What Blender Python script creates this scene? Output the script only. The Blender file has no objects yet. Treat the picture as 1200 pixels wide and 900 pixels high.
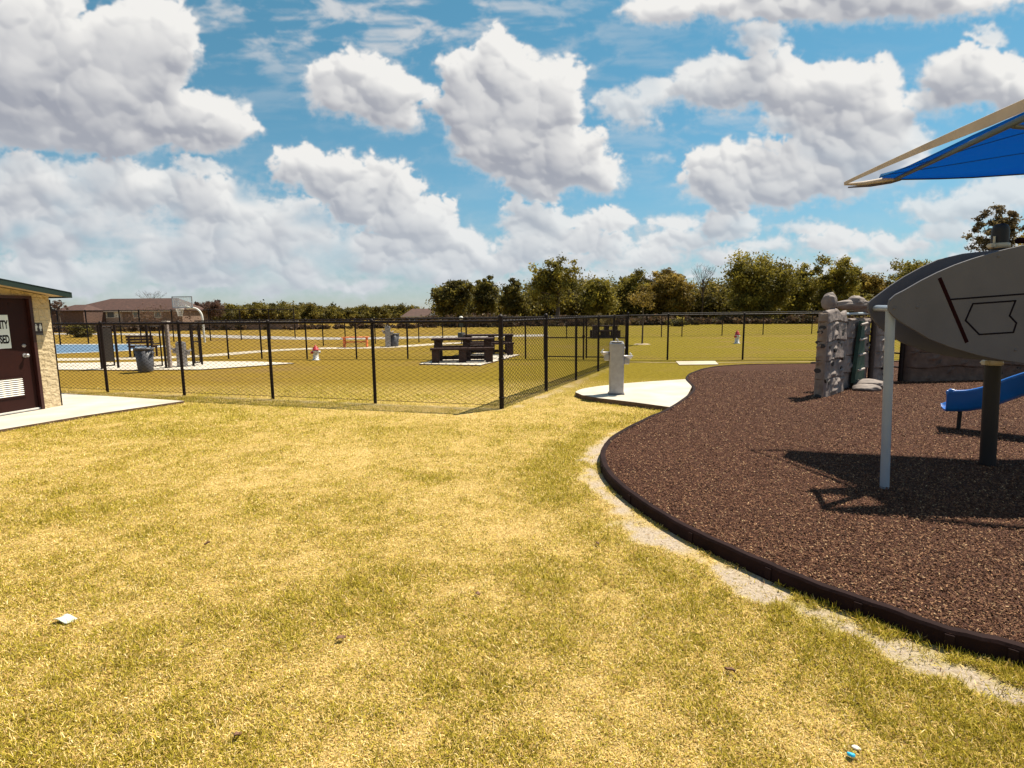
import bpy, bmesh, math, random
import numpy as np
from mathutils import Vector, Matrix

random.seed(7)
R = math.radians
S = bpy.context.scene
COL = S.collection

# ------------------------------------------------------------------ camera
F_PX, CAM_H = 640.0, 1.65                 # focal length in pixels of a 1200 x 900 frame, eye height
PITCH = math.atan((450-366)/640.0)        # camera looks slightly down
ROLL = 0.011
cp_, sp_, cr_, sr_ = math.cos(PITCH), math.sin(PITCH), math.cos(ROLL), math.sin(ROLL)
_F = Vector((0, cp_, -sp_)); _U0 = Vector((0, sp_, cp_)); _R0 = Vector((1, 0, 0))
_R = _R0*cr_-_U0*sr_; _U = _U0*cr_+_R0*sr_
cam_d = bpy.data.cameras.new('camera'); cam = bpy.data.objects.new('camera', cam_d); COL.objects.link(cam)
cam_d.sensor_width = 36.0; cam_d.lens = 36.0*F_PX/1200.0; cam_d.clip_start = 0.05; cam_d.clip_end = 6000
cam.matrix_world = Matrix(((_R.x, _U.x, -_F.x, 0), (_R.y, _U.y, -_F.y, 0), (_R.z, _U.z, -_F.z, CAM_H), (0, 0, 0, 1)))
S.camera = cam

# ------------------------------------------------------------------ exposure, sun, sky
S.view_settings.view_transform = 'Standard'; S.view_settings.look = 'None'
S.view_settings.exposure = 0.85; S.view_settings.gamma = 1.0; S.view_settings.use_curve_mapping = False
S.cycles.max_bounces = 6; S.cycles.diffuse_bounces = 3; S.cycles.transparent_max_bounces = 8
S.cycles.use_denoising = True
SUN_EL, SUN_DIR = R(60.5), Vector((.83, .56, 0)).normalized()     # the sun stands behind and to the right
sun_vec = Vector((SUN_DIR.x*math.cos(SUN_EL), SUN_DIR.y*math.cos(SUN_EL), math.sin(SUN_EL)))
sl = bpy.data.lights.new('sun', 'SUN'); sl.energy = 5.0; sl.angle = R(.5); sl.color = (1.0, .91, .74)
so = bpy.data.objects.new('sun', sl); COL.objects.link(so); so.location = (20, 15, 40)
so.rotation_euler = (-sun_vec).to_track_quat('-Z', 'Y').to_euler()

# ------------------------------------------------------------------ noise and the cumulus field of the sky
def perlin(x, y, seed):
    rs = np.random.RandomState(seed); perm = rs.permutation(512); ang = rs.rand(512)*2*np.pi
    gx, gy = np.cos(ang), np.sin(ang)
    xi = np.floor(x).astype(np.int32); yi = np.floor(y).astype(np.int32); xf = x-xi; yf = y-yi
    u = xf*xf*xf*(xf*(xf*6-15)+10); v = yf*yf*yf*(yf*(yf*6-15)+10)
    def g(ix, iy, dx, dy):
        h = perm[(perm[ix & 511]+iy) & 511]
        return gx[h]*dx+gy[h]*dy
    a = g(xi, yi, xf, yf); b = g(xi+1, yi, xf-1, yf); c = g(xi, yi+1, xf, yf-1); d = g(xi+1, yi+1, xf-1, yf-1)
    return (a+u*(b-a))*(1-v)+(c+u*(d-c))*v
def fbm(x, y, seed, octs=6, gain=.5, billow=False):
    s = 0; a = 1.0; t = 0
    for o in range(octs):
        n = perlin(x+o*17.3, y-o*9.1, seed+o)*1.5
        if billow: n = 1-2.0*np.abs(n)*1.2
        s = s+a*n; t += a; a *= gain; x = x*2.03; y = y*2.03
    return s/t
def blur(im, r):
    for ax in (0, 1):
        for _ in range(2):
            p = np.concatenate([np.repeat(np.take(im, [0], ax), r, ax), im, np.repeat(np.take(im, [-1], ax), r, ax)], ax)
            c = np.cumsum(p, ax); z = np.zeros_like(np.take(c, [0], ax)); c = np.concatenate([z, c], ax)
            n = im.shape[ax]; k = 2*r+1
            im = (np.take(c, range(k, k+n), ax)-np.take(c, range(0, n), ax))/k
    return im
# cumulus masses: centre x, y, half width, half height, density
PUFFS = [(50,95,155,92,1),(160,60,88,72,1),(232,142,64,44,1),(262,150,38,36,1),(0,40,110,85,1),(120,130,120,62,1),
 (398,96,50,42,1),(448,112,50,46,1),(474,136,30,22,1),(370,90,26,22,.9),
 (586,74,40,46,1),(560,120,52,48,1),(625,125,66,62,1),(600,165,80,62,1),(655,185,70,48,1),(700,208,42,28,1),(625,215,45,30,.8),(548,95,38,40,1),(640,95,34,30,1),
 (352,195,38,30,.95),(395,212,50,34,1),(440,226,58,44,1),(485,262,58,40,1),(530,290,52,32,.95),(575,308,50,20,.85),
 (40,225,110,34,.75),(150,225,70,34,.75),(205,222,46,26,.85),(255,240,80,36,.75),(90,270,130,40,.7),(230,290,120,40,.7),(330,262,80,36,.75),(400,300,110,34,.75),(300,325,160,26,.6),(120,318,150,28,.6),(490,322,90,20,.65),(20,190,40,18,.7),
 (960,4,240,32,.95),(778,14,54,26,.95),(890,45,36,22,.7),(1100,0,120,28,.95),
 (735,122,50,24,.7),(745,142,40,16,.6),(770,108,40,20,.6),(840,98,66,36,.85),(910,95,70,40,.9),(985,105,90,44,.95),(1010,142,70,42,.9),(1050,165,50,30,.7),(940,140,60,24,.7),
 (868,196,74,36,.95),(920,218,66,32,.95),(845,220,54,30,.95),(960,190,70,40,.85),(990,215,50,26,.8),(1030,190,60,40,.8),
 (1150,92,82,40,.95),(1160,42,26,16,.75),(1220,110,80,50,.95),(1090,120,50,22,.6),
 (628,262,42,28,.85),(620,292,46,22,.85),(668,300,50,16,.8),(715,288,40,20,.85),(745,305,50,14,.75),(800,282,52,20,.85),(850,262,44,26,.75),(905,290,52,14,.8),(850,300,70,14,.8),(690,318,90,12,.6),(900,318,110,12,.55),
 (982,272,34,13,.8),(1040,292,38,16,.7),(1130,245,90,26,.75),(1180,225,70,24,.75),(1110,268,40,14,.55),(1180,290,60,20,.6),(1060,318,80,12,.55),(772,190,14,9,.5),
 (40,338,120,16,.6),(170,345,110,14,.6),(300,343,120,12,.6),(430,338,90,14,.65),(560,335,70,12,.6),(640,328,60,12,.7),(760,325,70,12,.65),(1000,325,70,10,.55),(30,205,60,20,.8),(120,205,50,18,.75)]
def make_clouds(az0=-60, az1=60, el0=-2, el1=50, ppd=15, seed=11):
    W = int((az1-az0)*ppd); H = int((el1-el0)*ppd)
    az = np.radians(np.linspace(az0, az1, W))[None, :]; el = np.radians(np.linspace(el0, el1, H))[:, None]
    dx, dy, dz = np.sin(az)*np.cos(el), np.cos(az)*np.cos(el), np.sin(el)+0*az
    cp, sp, cr, sr = math.cos(PITCH), math.sin(PITCH), math.cos(ROLL), math.sin(ROLL)
    f = dy*cp-dz*sp; up = dy*sp+dz*cp
    f = np.maximum(f, .08)
    X = (dx*cr-up*sr)/f; Y = (up*cr+dx*sr)/f
    px = 600+F_PX*X; py = 450-F_PX*Y
    el_d = np.degrees(el)+0*az
    sm = lambda a, b, x: (lambda t: t*t*(3-2*t))(np.clip((x-a)/(b-a), 0, 1))
    qx, qy = px/78., py/62.
    wx = fbm(qx*1.1, qy*1.1, seed, 4); wy = fbm(qx*1.1+31, qy*1.1+7, seed+40, 4)
    w2 = fbm(qx*5, qy*5, seed+5, 4); w3 = fbm(qx*5+9, qy*5, seed+6, 4)
    ppx = (px+wx*20+w2*6).astype(np.float32); ppy = (py+wy*15+w3*5).astype(np.float32)
    rs = np.random.RandomState(5)
    puffs = [p if not (p[4] <= .86 and p[0] < 590 and p[1] > 180) else (p[0], p[1], p[2], p[3], .27) for p in PUFFS]
    for _ in range(130):
        x, y = rs.uniform(-90, 610), 186+160*rs.rand()**.9
        if y < 250+.35*(x-430) and x > 330: continue
        if y < 215 and x > 240: continue
        k_ = .45+.75*(350-y)/160; puffs.append((x, y, rs.uniform(16, 46)*k_, rs.uniform(9, 20)*k_, rs.uniform(.6, 1)))
    for _ in range(50):
        x, y = rs.uniform(590, 1200), rs.uniform(258, 338)
        k_ = .5+.6*(350-y)/80; puffs.append((x, y, rs.uniform(16, 44)*k_, rs.uniform(8, 17)*k_, rs.uniform(.7, 1)))
    for _ in range(34):
        x, y = rs.uniform(-1100, 2300), rs.uniform(-420, 330)
        if -90 < x < 1290 and y > -70: continue
        s = .35+.65*max(0, (366-y))/400.
        for j in range(4):
            puffs.append((x+rs.uniform(-70, 70)*s, y+rs.uniform(-25, 25)*s, rs.uniform(50, 110)*s, rs.uniform(28, 60)*s, rs.uniform(.7, 1)))
    # every mass is a heap of round billows with smaller billows round their rims
    balls = []
    for cx, cy, rx, ry, d in puffs:
        m = min(rx, ry); n = int(np.clip(rx*ry/(m*m)*14, 10, 70)); balls.append((cx, cy, 0, -rx*.93, d, ry*.90))
        for _ in range(n):
            a = rs.uniform(0, 2*np.pi); rho = math.sqrt(rs.rand())*.93
            x, y = cx+math.cos(a)*rho*rx, cy-math.sin(a)*rho*ry*(1 if math.sin(a) > 0 else .72)
            r = m*(.22+.30*rs.rand())*(1.12-.55*rho); z = m*.75*math.sqrt(1-rho*rho)
            balls.append((x, y, z, r, d, r))
            if r > 5:
                for _ in range(4 if r < 14 else 6):
                    b = rs.uniform(-.5, np.pi+.5); q = r*rs.uniform(.75, 1.0); r2 = r*rs.uniform(.26, .48)
                    balls.append((x+math.cos(b)*q, y-math.sin(b)*q, z+r*rs.uniform(-.1, .55), r2, d, r2))
    Hf = np.full(px.shape, -1.0, np.float32); E = np.full(px.shape, -30.0, np.float32); dm = np.zeros(px.shape, np.float32)
    for x, y, z, r, d, rb in balls:
        core = r < 0; r = abs(r)
        u, v = (x-600)/F_PX, -(y-450)/F_PX
        rx_, ru_ = u*cr+v*sr, -u*sr+v*cr
        fx, fy, fz = rx_, cp+ru_*sp, -sp+ru_*cp
        ja = (math.degrees(math.atan2(fx, fy))-az0)*ppd; ia = (math.degrees(math.atan2(fz, math.hypot(fx, fy)))-el0)*ppd
        k = ((r+9)*1.35+20)*1.35
        i0, i1, j0, j1 = int(max(0, ia-k)), int(min(H, ia+k)), int(max(0, ja-k)), int(min(W, ja+k))
        if i0 >= i1 or j0 >= j1: continue
        X_ = ppx[i0:i1, j0:j1]-x; Y_ = ppy[i0:i1, j0:j1]-y
        if core:
            m_ = np.sqrt((X_/r)**2+(Y_/rb)**2); e = (1-m_)*min(r, rb); h = .62*min(r, rb)*np.sqrt(np.maximum(1-m_*m_, 0)); h = np.where(e > 0, h, -1)
        else:
            d2 = X_*X_+Y_*Y_; e = r-np.sqrt(d2); h = z+np.sqrt(np.maximum(r*r-d2, 0)); h = np.where(e > 0, h, -1)
        sl = (slice(i0, i1), slice(j0, j1))
        top = h > Hf[sl]; Hf[sl] = np.where(top, h, Hf[sl])
        E[sl] = np.maximum(E[sl], e); dm[sl] = np.where(e > -4, np.maximum(dm[sl], d), dm[sl])
    dm = blur(dm, 5)
    fine = fbm(qx*7, qy*7, seed+90, 5, .6); soft = fbm(qx*.8, qy*1.0, seed+110, 4)
    cov = blur((E > 0).astype(np.float32), 7); gyc = np.gradient(cov)[0]; under = np.clip(gyc*26, 0, 1)
    sft = 4.0+11*under+15*np.clip(.92-dm, 0, 1)+9*np.clip(fbm(qx*.9+3, qy*.9, seed+130, 3)+.1, 0, 1)
    alpha = sm(-.35, 1, (E+fine*(5.0+6*np.clip(1-dm, 0, 1)+6*under))/sft)*np.clip(.25+.80*dm, 0, 1)
    Hs = np.maximum(Hf, 0)
    thick = np.clip(blur(Hs, 6)/34., 0, 1.2)
    def ahead(b, ox, oy):                              # cloud standing between here and the sun
        p = np.pad(b, ((0, oy), (0, ox)), mode='edge'); return p[oy:, ox:]
    b2, b3 = blur(alpha, 5), blur(alpha, 14)
    occ = .30*ahead(b2, 6, 10)+.35*ahead(b2, 12, 22)+.35*ahead(b3, 22, 44)
    def lam(r):
        b = blur(Hs, r) if r else Hs
        gy, gx = np.gradient(b*1.34); n = np.sqrt(gx*gx+gy*gy+1.3)
        return np.clip((-gx*.42-gy*.74+.60)/n, -.3, 1)
    lm = .28*lam(1)+.34*lam(3)+.38*lam(9)
    tone = 1.0-.60*sm(.25, 1.0, occ)*np.clip(.30+thick, 0, 1)+.52*(lm-.42)+.10*soft
    tone = tone*(1-.5*under)+.42*.5*under
    tone = tone+.20*(1-sm(.05, .6, alpha))
    wis = fbm(px/70.+fbm(px/120., py/60., 300, 3)*.8, py/26., 310, 6, .58)
    band = 1.2*np.exp(-((px-420)/260.)**2-((py-10)/85.)**2)+.9*np.exp(-((px-120)/260.)**2-((py-270)/60.)**2)+.35*np.exp(-((px-850)/300.)**2-((py-150)/80.)**2)+.35*np.exp(-((px-500)/200.)**2-((py-330)/60.)**2)
    wa = sm(-.05, .5, wis+.10)*np.clip(band, 0, 1)*.8
    haze = np.clip(np.exp(-np.maximum(el_d, 0)/4.5)*.45, 0, 1)*(0.6+.8*fbm(px/160., py/18., 400, 4))
    edge_fade = np.clip((56-np.degrees(np.abs(az)))/12, 0, 1)*np.clip((47-el_d)/10, 0, 1); alpha = alpha*edge_fade; wa = wa*edge_fade
    veil = np.exp(-((px-130)/330.)**4)*np.exp(-((py-272)/72.)**4)*np.clip(.30+1.0*soft+.4*fine, 0, .75)*edge_fade
    veil = np.maximum(veil, np.exp(-((px-790)/230.)**4)*np.exp(-((py-302)/40.)**4)*np.clip(.34+1.1*soft+.5*fine, 0, .7)*edge_fade)
    haz = np.clip((11-el_d)/11, 0, 1)
    tone = np.clip(tone, 0, 1); tone = tone*(1-.22*haz)+.62*.22*haz
    a = 1-(1-alpha*.985)*(1-wa)*(1-veil)*(1-np.clip(haze, 0, 1))
    tone = tone*alpha+(1-alpha)*np.clip(.52+.3*wis, .3, .9)
    return a, tone, np.clip((15-el_d)/15, 0, 1)*.38
def build_world():
    W = bpy.data.worlds.new('World'); S.world = W; W.use_nodes = True
    nt = W.node_tree; nt.nodes.clear(); L = nt.links.new
    N = nt.nodes.new
    a, tone, air = make_clouds()
    h, w = a.shape
    buf = np.ones((h, w, 4), np.float32); buf[..., 0] = a; buf[..., 1] = tone; buf[..., 2] = air
    im = bpy.data.images.new('cloud_cover', w, h, float_buffer=True); im.colorspace_settings.name = 'Non-Color'
    im.pixels.foreach_set(buf.ravel()); im.update(); im.pack()
    out = N('ShaderNodeOutputWorld'); bg = N('ShaderNodeBackground'); bg.inputs['Strength'].default_value = SKY_STRENGTH
    sky = N('ShaderNodeTexSky'); sky.sky_type = 'NISHITA'; sky.sun_disc = False
    sky.sun_elevation = SUN_EL; sky.sun_rotation = math.atan2(SUN_DIR.x, SUN_DIR.y)
    sky.air_density = 1.0; sky.dust_density = .0; sky.ozone_density = 2.2; sky.altitude = 0
    hs = N('ShaderNodeHueSaturation'); hs.inputs['Hue'].default_value = .475; hs.inputs['Saturation'].default_value = 1.10; hs.inputs['Value'].default_value = SKY_VALUE
    L(sky.outputs['Color'], hs.inputs['Color'])
    tc = N('ShaderNodeTexCoord'); sep = N('ShaderNodeSeparateXYZ'); L(tc.outputs['Generated'], sep.inputs[0])
    gr = N('ShaderNodeValToRGB'); L(sep.outputs[2], gr.inputs['Fac']); ge = gr.color_ramp.elements
    ge[0].position = 0; ge[0].color = (.40, .47, .56, 1); ge[1].position = .5; ge[1].color = (.62, .78, .76, 1)
    for pos, cc in ((.08, (.46, .55, .60)), (.2, (.55, .66, .69))):
        q = ge.new(pos); q.color = (*cc, 1)
    tint = N('ShaderNodeMix'); tint.data_type = 'RGBA'; tint.blend_type = 'MULTIPLY'; tint.inputs['Factor'].default_value = 1
    L(hs.outputs['Color'], tint.inputs['A']); L(gr.outputs[0], tint.inputs['B'])
    def M(op, *v):
        n = N('ShaderNodeMath'); n.operation = op
        for i, q in enumerate(v):
            if isinstance(q, (int, float)): n.inputs[i].default_value = q
            else: L(q, n.inputs[i])
        return n.outputs[0]
    az = M('ARCTAN2', sep.outputs[0], sep.outputs[1]); el = M('ARCSINE', sep.outputs[2])
    u = M('MULTIPLY_ADD', az, 180/math.pi/120., .5); v = M('MULTIPLY_ADD', el, 180/math.pi/52., 2/52.)
    cx = N('ShaderNodeCombineXYZ'); L(u, cx.inputs[0]); L(v, cx.inputs[1])
    tx = N('ShaderNodeTexImage'); tx.image = im; tx.extension = 'MIRROR'; tx.interpolation = 'Cubic'; L(cx.outputs[0], tx.inputs[0])
    sp = N('ShaderNodeSeparateColor'); L(tx.outputs['Color'], sp.inputs[0])
    cr = N('ShaderNodeMix'); cr.data_type = 'RGBA'; L(sp.outputs[1], cr.inputs['Factor'])
    cr.inputs['A'].default_value = (*[c*CLOUD_GAIN for c in CLOUD_DARK], 1); cr.inputs['B'].default_value = (*[c*CLOUD_GAIN for c in CLOUD_LIGHT], 1)
    cf = N('ShaderNodeMix'); cf.data_type = 'RGBA'; L(sp.outputs[2], cf.inputs['Factor']); L(cr.outputs['Result'], cf.inputs['A']); cf.inputs['B'].default_value = (*[q*CLOUD_GAIN for q in (.55, .67, .78)], 1)
    mx = N('ShaderNodeMix'); mx.data_type = 'RGBA'; L(sp.outputs[0], mx.inputs['Factor']); L(tint.outputs['Result'], mx.inputs['A']); L(cf.outputs['Result'], mx.inputs['B'])
    L(mx.outputs['Result'], bg.inputs['Color']); L(bg.outputs[0], out.inputs[0])
SKY_STRENGTH, SKY_VALUE = .08, 1.0
_k = 1/(SKY_STRENGTH*2**S.view_settings.exposure)
CLOUD_GAIN = _k
CLOUD_DARK = (.36, .375, .43); CLOUD_LIGHT = (.90, .885, .855)
build_world()

# ------------------------------------------------------------------ pixel rays of the survey photograph -> points of the place
def ray(px, py):
    dx, dy = (px-600)/F_PX, -(py-450)/F_PX
    return _F+_R*dx+_U*dy
def G(px, py, z=0.0):
    d = ray(px, py); t = (z-CAM_H)/d.z
    return Vector((d.x*t, d.y*t, z))
def AT(px, py, D):
    d = ray(px, py); t = D/d.y
    return Vector((d.x*t, D, CAM_H+d.z*t))
def ONPLANE(px, py, a, dirv):
    d = ray(px, py); n = Vector((-dirv.y, dirv.x)); 
    t = (a.x*n.x+a.y*n.y)/(d.x*n.x+d.y*n.y)
    return Vector((d.x*t, d.y*t, CAM_H+d.z*t))

# ------------------------------------------------------------------ materials
def nodes_of(name):
    m = bpy.data.materials.new(name); m.use_nodes = True
    nt = m.node_tree; b = nt.nodes['Principled BSDF']
    return m, nt, b
def mat(name, c, rough=.6, var=.12, scale=6.0, bump=0.0, bscale=40.0, metal=0.0, c2=None, spec=.5, detail=4):
    m, nt, b = nodes_of(name); L = nt.links.new
    b.inputs['Roughness'].default_value = rough; b.inputs['Metallic'].default_value = metal
    b.inputs['Specular IOR Level'].default_value = spec
    tc = nt.nodes.new('ShaderNodeTexCoord')
    n = nt.nodes.new('ShaderNodeTexNoise'); n.inputs['Scale'].default_value = scale; n.inputs['Detail'].default_value = detail; L(tc.outputs['Object'], n.inputs['Vector'])
    r = nt.nodes.new('ShaderNodeValToRGB'); L(n.outputs['Fac'], r.inputs['Fac'])
    lo = c2 if c2 else tuple(x*(1-var) for x in c); hi = c if c2 else tuple(min(1, x*(1+var)) for x in c)
    r.color_ramp.elements[0].position = .32; r.color_ramp.elements[1].position = .68
    r.color_ramp.elements[0].color = (*lo, 1); r.color_ramp.elements[1].color = (*hi, 1)
    L(r.outputs[0], b.inputs['Base Color'])
    if bump:
        n2 = nt.nodes.new('ShaderNodeTexNoise'); n2.inputs['Scale'].default_value = bscale; n2.inputs['Detail'].default_value = 5; L(tc.outputs['Object'], n2.inputs['Vector'])
        bp = nt.nodes.new('ShaderNodeBump'); bp.inputs['Strength'].default_value = 1.0; bp.inputs['Distance'].default_value = bump
        L(n2.outputs['Fac'], bp.inputs['Height']); L(bp.outputs[0], b.inputs['Normal'])
    return m
def attr_mat(name, rough=.75, trans=0.0, spec=.25, bump=0.0, bscale=60):
    m, nt, b = nodes_of(name); L = nt.links.new
    a = nt.nodes.new('ShaderNodeAttribute'); a.attribute_name = 'tint'
    L(a.outputs['Color'], b.inputs['Base Color']); b.inputs['Roughness'].default_value = rough; b.inputs['Specular IOR Level'].default_value = spec
    if trans:
        t = nt.nodes.new('ShaderNodeBsdfTranslucent'); L(a.outputs['Color'], t.inputs['Color'])
        mx = nt.nodes.new('ShaderNodeMixShader'); mx.inputs[0].default_value = trans
        L(b.outputs[0], mx.inputs[1]); L(t.outputs[0], mx.inputs[2]); L(mx.outputs[0], nt.nodes['Material Output'].inputs[0])
    return m

BLACK = mat('black_vinyl', (.011, .005, .005), .55, .25, 3, spec=.22)
WIRE = mat('black_wire', (.012, .006, .006), .6, .2, 3, spec=.2)
CONC = mat('concrete', (.49, .44, .375), .9, .17, 1.6, .003, 60, spec=.15, detail=8)
CONC2 = mat('worn_concrete', (.42, .36, .28), .9, .16, 1.2, .004, 50)
EDGE = mat('shaded_slab_side', (.13, .085, .06), .95, .3, 5, spec=.1)  # slab sides: their shade is painted in as a dark brown
STRIP = mat('weathered_strip', (.27, .205, .10), .95, .25, 1.5, spec=.1)
HDPE = mat('grey_plastic_panel', (.105, .103, .122), .6, .08, 3.0, .0006, 120, spec=.15)
HDPE_D = mat('maroon_inlay', (.014, .003, .004), .8, .1, spec=.05)
INK = mat('dark_inlay', (.006, .004, .008), .8, .1, spec=.05)
POLE = mat('pale_grey_paint', (.25, .29, .36), .35, .06, 4, .0004, 90)
POST = mat('charcoal_paint', (.013, .012, .014), .5, .12, 4, .0005, 80, spec=.3)
CLAMP = mat('cream_clamp', (.46, .40, .30), .45, .1)
BLUE_P = mat('blue_plastic', (.006, .115, .44), .32, .10, 3, .0006, 50)
STEEL = mat('brushed_steel', (.36, .345, .36), .45, .12, 9, .0004, 60, metal=.55)
RECYC = mat('brown_recycled_plank', (.040, .019, .016), .65, .25, 7, .002, 60, spec=.25)
GREYBIN = mat('grey_bin_plastic', (.065, .066, .08), .5, .15, 4)
WHITE = mat('white_paint', (.66, .65, .62), .5, .08, 5)
RED = mat('red_paint', (.45, .025, .03), .45, .1, 5)
ORANGE = mat('orange_paint', (.75, .20, .06), .5, .12, 5)
ROCKL = mat('beige_moulded_rock', (.27, .205, .165), .8, .2, 7, .005, 22, c2=(.18, .135, .11), spec=.3)
ROCK = mat('moulded_rock', (.26, .215, .20), .75, .2, 7, .005, 22, c2=(.165, .135, .128), spec=.3)
ROCKD = mat('shaded_moulded_rock', (.14, .090, .070), .8, .2, 7, .008, 22, c2=(.085, .055, .045), spec=.3)  # darker rock for the low panel, shade of its sunless face in the colour
ROCKG = mat('green_moulded_panel', (.035, .075, .055), .7, .2, 5, .005, 30)
HOLE = mat('dark_pocket', (.03, .024, .024), .8, .1)
DOORM = mat('maroon_door_paint', (.022, .005, .004), .5, .15, 3, .0008, 30, spec=.2)
FRAMEM = mat('maroon_frame_paint', (.036, .009, .008), .45, .1, 3)
PLAQUE = mat('black_plaque', (.03, .02, .025), .4, .1)
GREENROOF = mat('dark_green_trim', (.009, .022, .017), .45, .12, 4)
SOFFIT = mat('tan_soffit', (.50, .38, .22), .7, .1, 4)
BARK = mat('bark', (.085, .060, .045), .9, .35, 12, .01, 30)
GLASS_D = mat('dark_window_glass', (.10, .12, .14), .12, .1)
ROOFB = mat('brown_shingle', (.060, .026, .019), .85, .25, 2.0, .02, 12)
HWALL = mat('pink_tan_stucco', (.22, .14, .105), .85, .1, 1)
HWALL2 = mat('cream_stucco', (.19, .125, .095), .85, .08, 1)
BRICKB = mat('brown_brick', (.095, .052, .040), .85, .2, 4)

# ------------------------------------------------------------------ object helpers
def tag(o, label=None, cat=None, group=None, kind=None):
    if label: o['label'] = label
    if cat: o['category'] = cat
    if group: o['group'] = group
    if kind: o['kind'] = kind
    return o
def empty(name, loc=(0, 0, 0), rz=0.0, label=None, cat=None, group=None):
    o = bpy.data.objects.new(name, None); o.empty_display_size = .2; COL.objects.link(o)
    o.location = loc; o.rotation_euler = (0, 0, rz)
    return tag(o, label, cat, group)
class MB:
    def __init__(s): s.v = []; s.f = []; s.sm = []
    def add(s, vs, fs, smooth=False):
        b = len(s.v); s.v += [tuple(v) for v in vs]; s.f += [tuple(i+b for i in f) for f in fs]; s.sm += [smooth]*len(fs); return s
    def box(s, c, d, rz=0.0, mtx=None, bev=0.0):
        x, y, z = d[0]/2, d[1]/2, d[2]/2
        if bev:
            bm = bmesh.new(); bmesh.ops.create_cube(bm, size=1.0)
            for v in bm.verts: v.co = Vector((v.co.x*d[0], v.co.y*d[1], v.co.z*d[2]))
            bmesh.ops.bevel(bm, geom=bm.edges[:], offset=bev, segments=2, affect='EDGES', profile=.5)
            bm.verts.index_update(); vs = [v.co.copy() for v in bm.verts]; fs = [[v.index for v in f.verts] for f in bm.faces]; bm.free()
        else:
            vs = [Vector(p) for p in ((-x,-y,-z),(x,-y,-z),(x,y,-z),(-x,y,-z),(-x,-y,z),(x,-y,z),(x,y,z),(-x,y,z))]
            fs = [(0,3,2,1),(4,5,6,7),(0,1,5,4),(1,2,6,5),(2,3,7,6),(3,0,4,7)]
        m = mtx if mtx is not None else Matrix.Rotation(rz, 3, 'Z')
        return s.add([m@v+Vector(c) for v in vs], fs)
    def tube(s, pts, r, n=8, caps=True, smooth=True):
        pts = [Vector(p) for p in pts]; k = len(pts); rs = r if isinstance(r, (list, tuple)) else [r]*k
        vs = []; prev = None
        for i, p in enumerate(pts):
            t = (pts[min(i+1, k-1)]-pts[max(i-1, 0)]).normalized()
            if prev is None:
                a = Vector((0, 0, 1)) if abs(t.z) < .9 else Vector((1, 0, 0)); u = t.cross(a).normalized()
            else: u = (prev-t*prev.dot(t)).normalized()
            prev = u; w = t.cross(u)
            vs += [p+(u*math.cos(2*math.pi*j/n)+w*math.sin(2*math.pi*j/n))*rs[i] for j in range(n)]
        fs = [(i*n+j, i*n+(j+1)%n, (i+1)*n+(j+1)%n, (i+1)*n+j) for i in range(k-1) for j in range(n)]
        s.add(vs, fs, smooth)
        if caps:
            s.add(vs[:n], [tuple(range(n))[::-1]]); s.add(vs[-n:], [tuple(range(n))])
        return s
    def lathe(s, prof, c=(0, 0, 0), n=20, smooth=True):
        c = Vector(c); vs = [c+Vector((r*math.cos(2*math.pi*j/n), r*math.sin(2*math.pi*j/n), z)) for r, z in prof for j in range(n)]
        fs = [(i*n+j, i*n+(j+1)%n, (i+1)*n+(j+1)%n, (i+1)*n+j) for i in range(len(prof)-1) for j in range(n)]
        s.add(vs, fs, smooth)
        s.add(vs[:n], [tuple(range(n))[::-1]]); s.add(vs[-n:], [tuple(range(n))])
        return s
    def prism(s, poly, off):
        """polygon of 3D points extruded by the vector off"""
        a = [Vector(p) for p in poly]; off = Vector(off); n = len(a); vs = a+[p+off for p in a]
        return s.add(vs, [tuple(range(n)), tuple(range(2*n-1, n-1, -1))]+[(i, i+n, (i+1) % n+n, (i+1) % n) for i in range(n)])
    def build(s, name, m, parent=None, loc=(0, 0, 0), tint=None, fix=True):
        me = bpy.data.meshes.new(name); me.from_pydata(s.v, [], s.f)
        me.polygons.foreach_set('use_smooth', s.sm)
        if fix:
            bm = bmesh.new(); bm.from_mesh(me); bmesh.ops.recalc_face_normals(bm, faces=bm.faces); bm.to_mesh(me); bm.free()
        me.materials.append(m)
        o = bpy.data.objects.new(name, me); COL.objects.link(o); o.location = loc
        if parent: o.parent = parent
        return o
def big_mesh(name, verts, nper, m, tint=None, parent=None, smooth=False):
    """verts (n, nper, 3): n separate polygons of nper corners, one flat tint each"""
    n = len(verts); me = bpy.data.meshes.new(name)
    me.vertices.add(n*nper); me.vertices.foreach_set('co', np.ascontiguousarray(verts, np.float32).ravel())
    me.loops.add(n*nper); me.loops.foreach_set('vertex_index', np.arange(n*nper, dtype=np.int32))
    me.polygons.add(n); me.polygons.foreach_set('loop_start', np.arange(0, n*nper, nper, dtype=np.int32))
    if tint is not None:
        at = me.color_attributes.new('tint', 'FLOAT_COLOR', 'POINT')
        c = np.ones((n, nper, 4), np.float32); c[..., :3] = tint[:, None, :] if tint.ndim == 2 else tint
        at.data.foreach_set('color', c.ravel())
    me.update(calc_edges=True); me.materials.append(m)
    o = bpy.data.objects.new(name, me); COL.objects.link(o)
    if parent: o.parent = parent
    return o
def copy_tree(o, parent=None):
    c = o.copy(); COL.objects.link(c)
    if parent: c.parent = parent
    for ch in list(o.children): copy_tree(ch, c)
    return c
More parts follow.
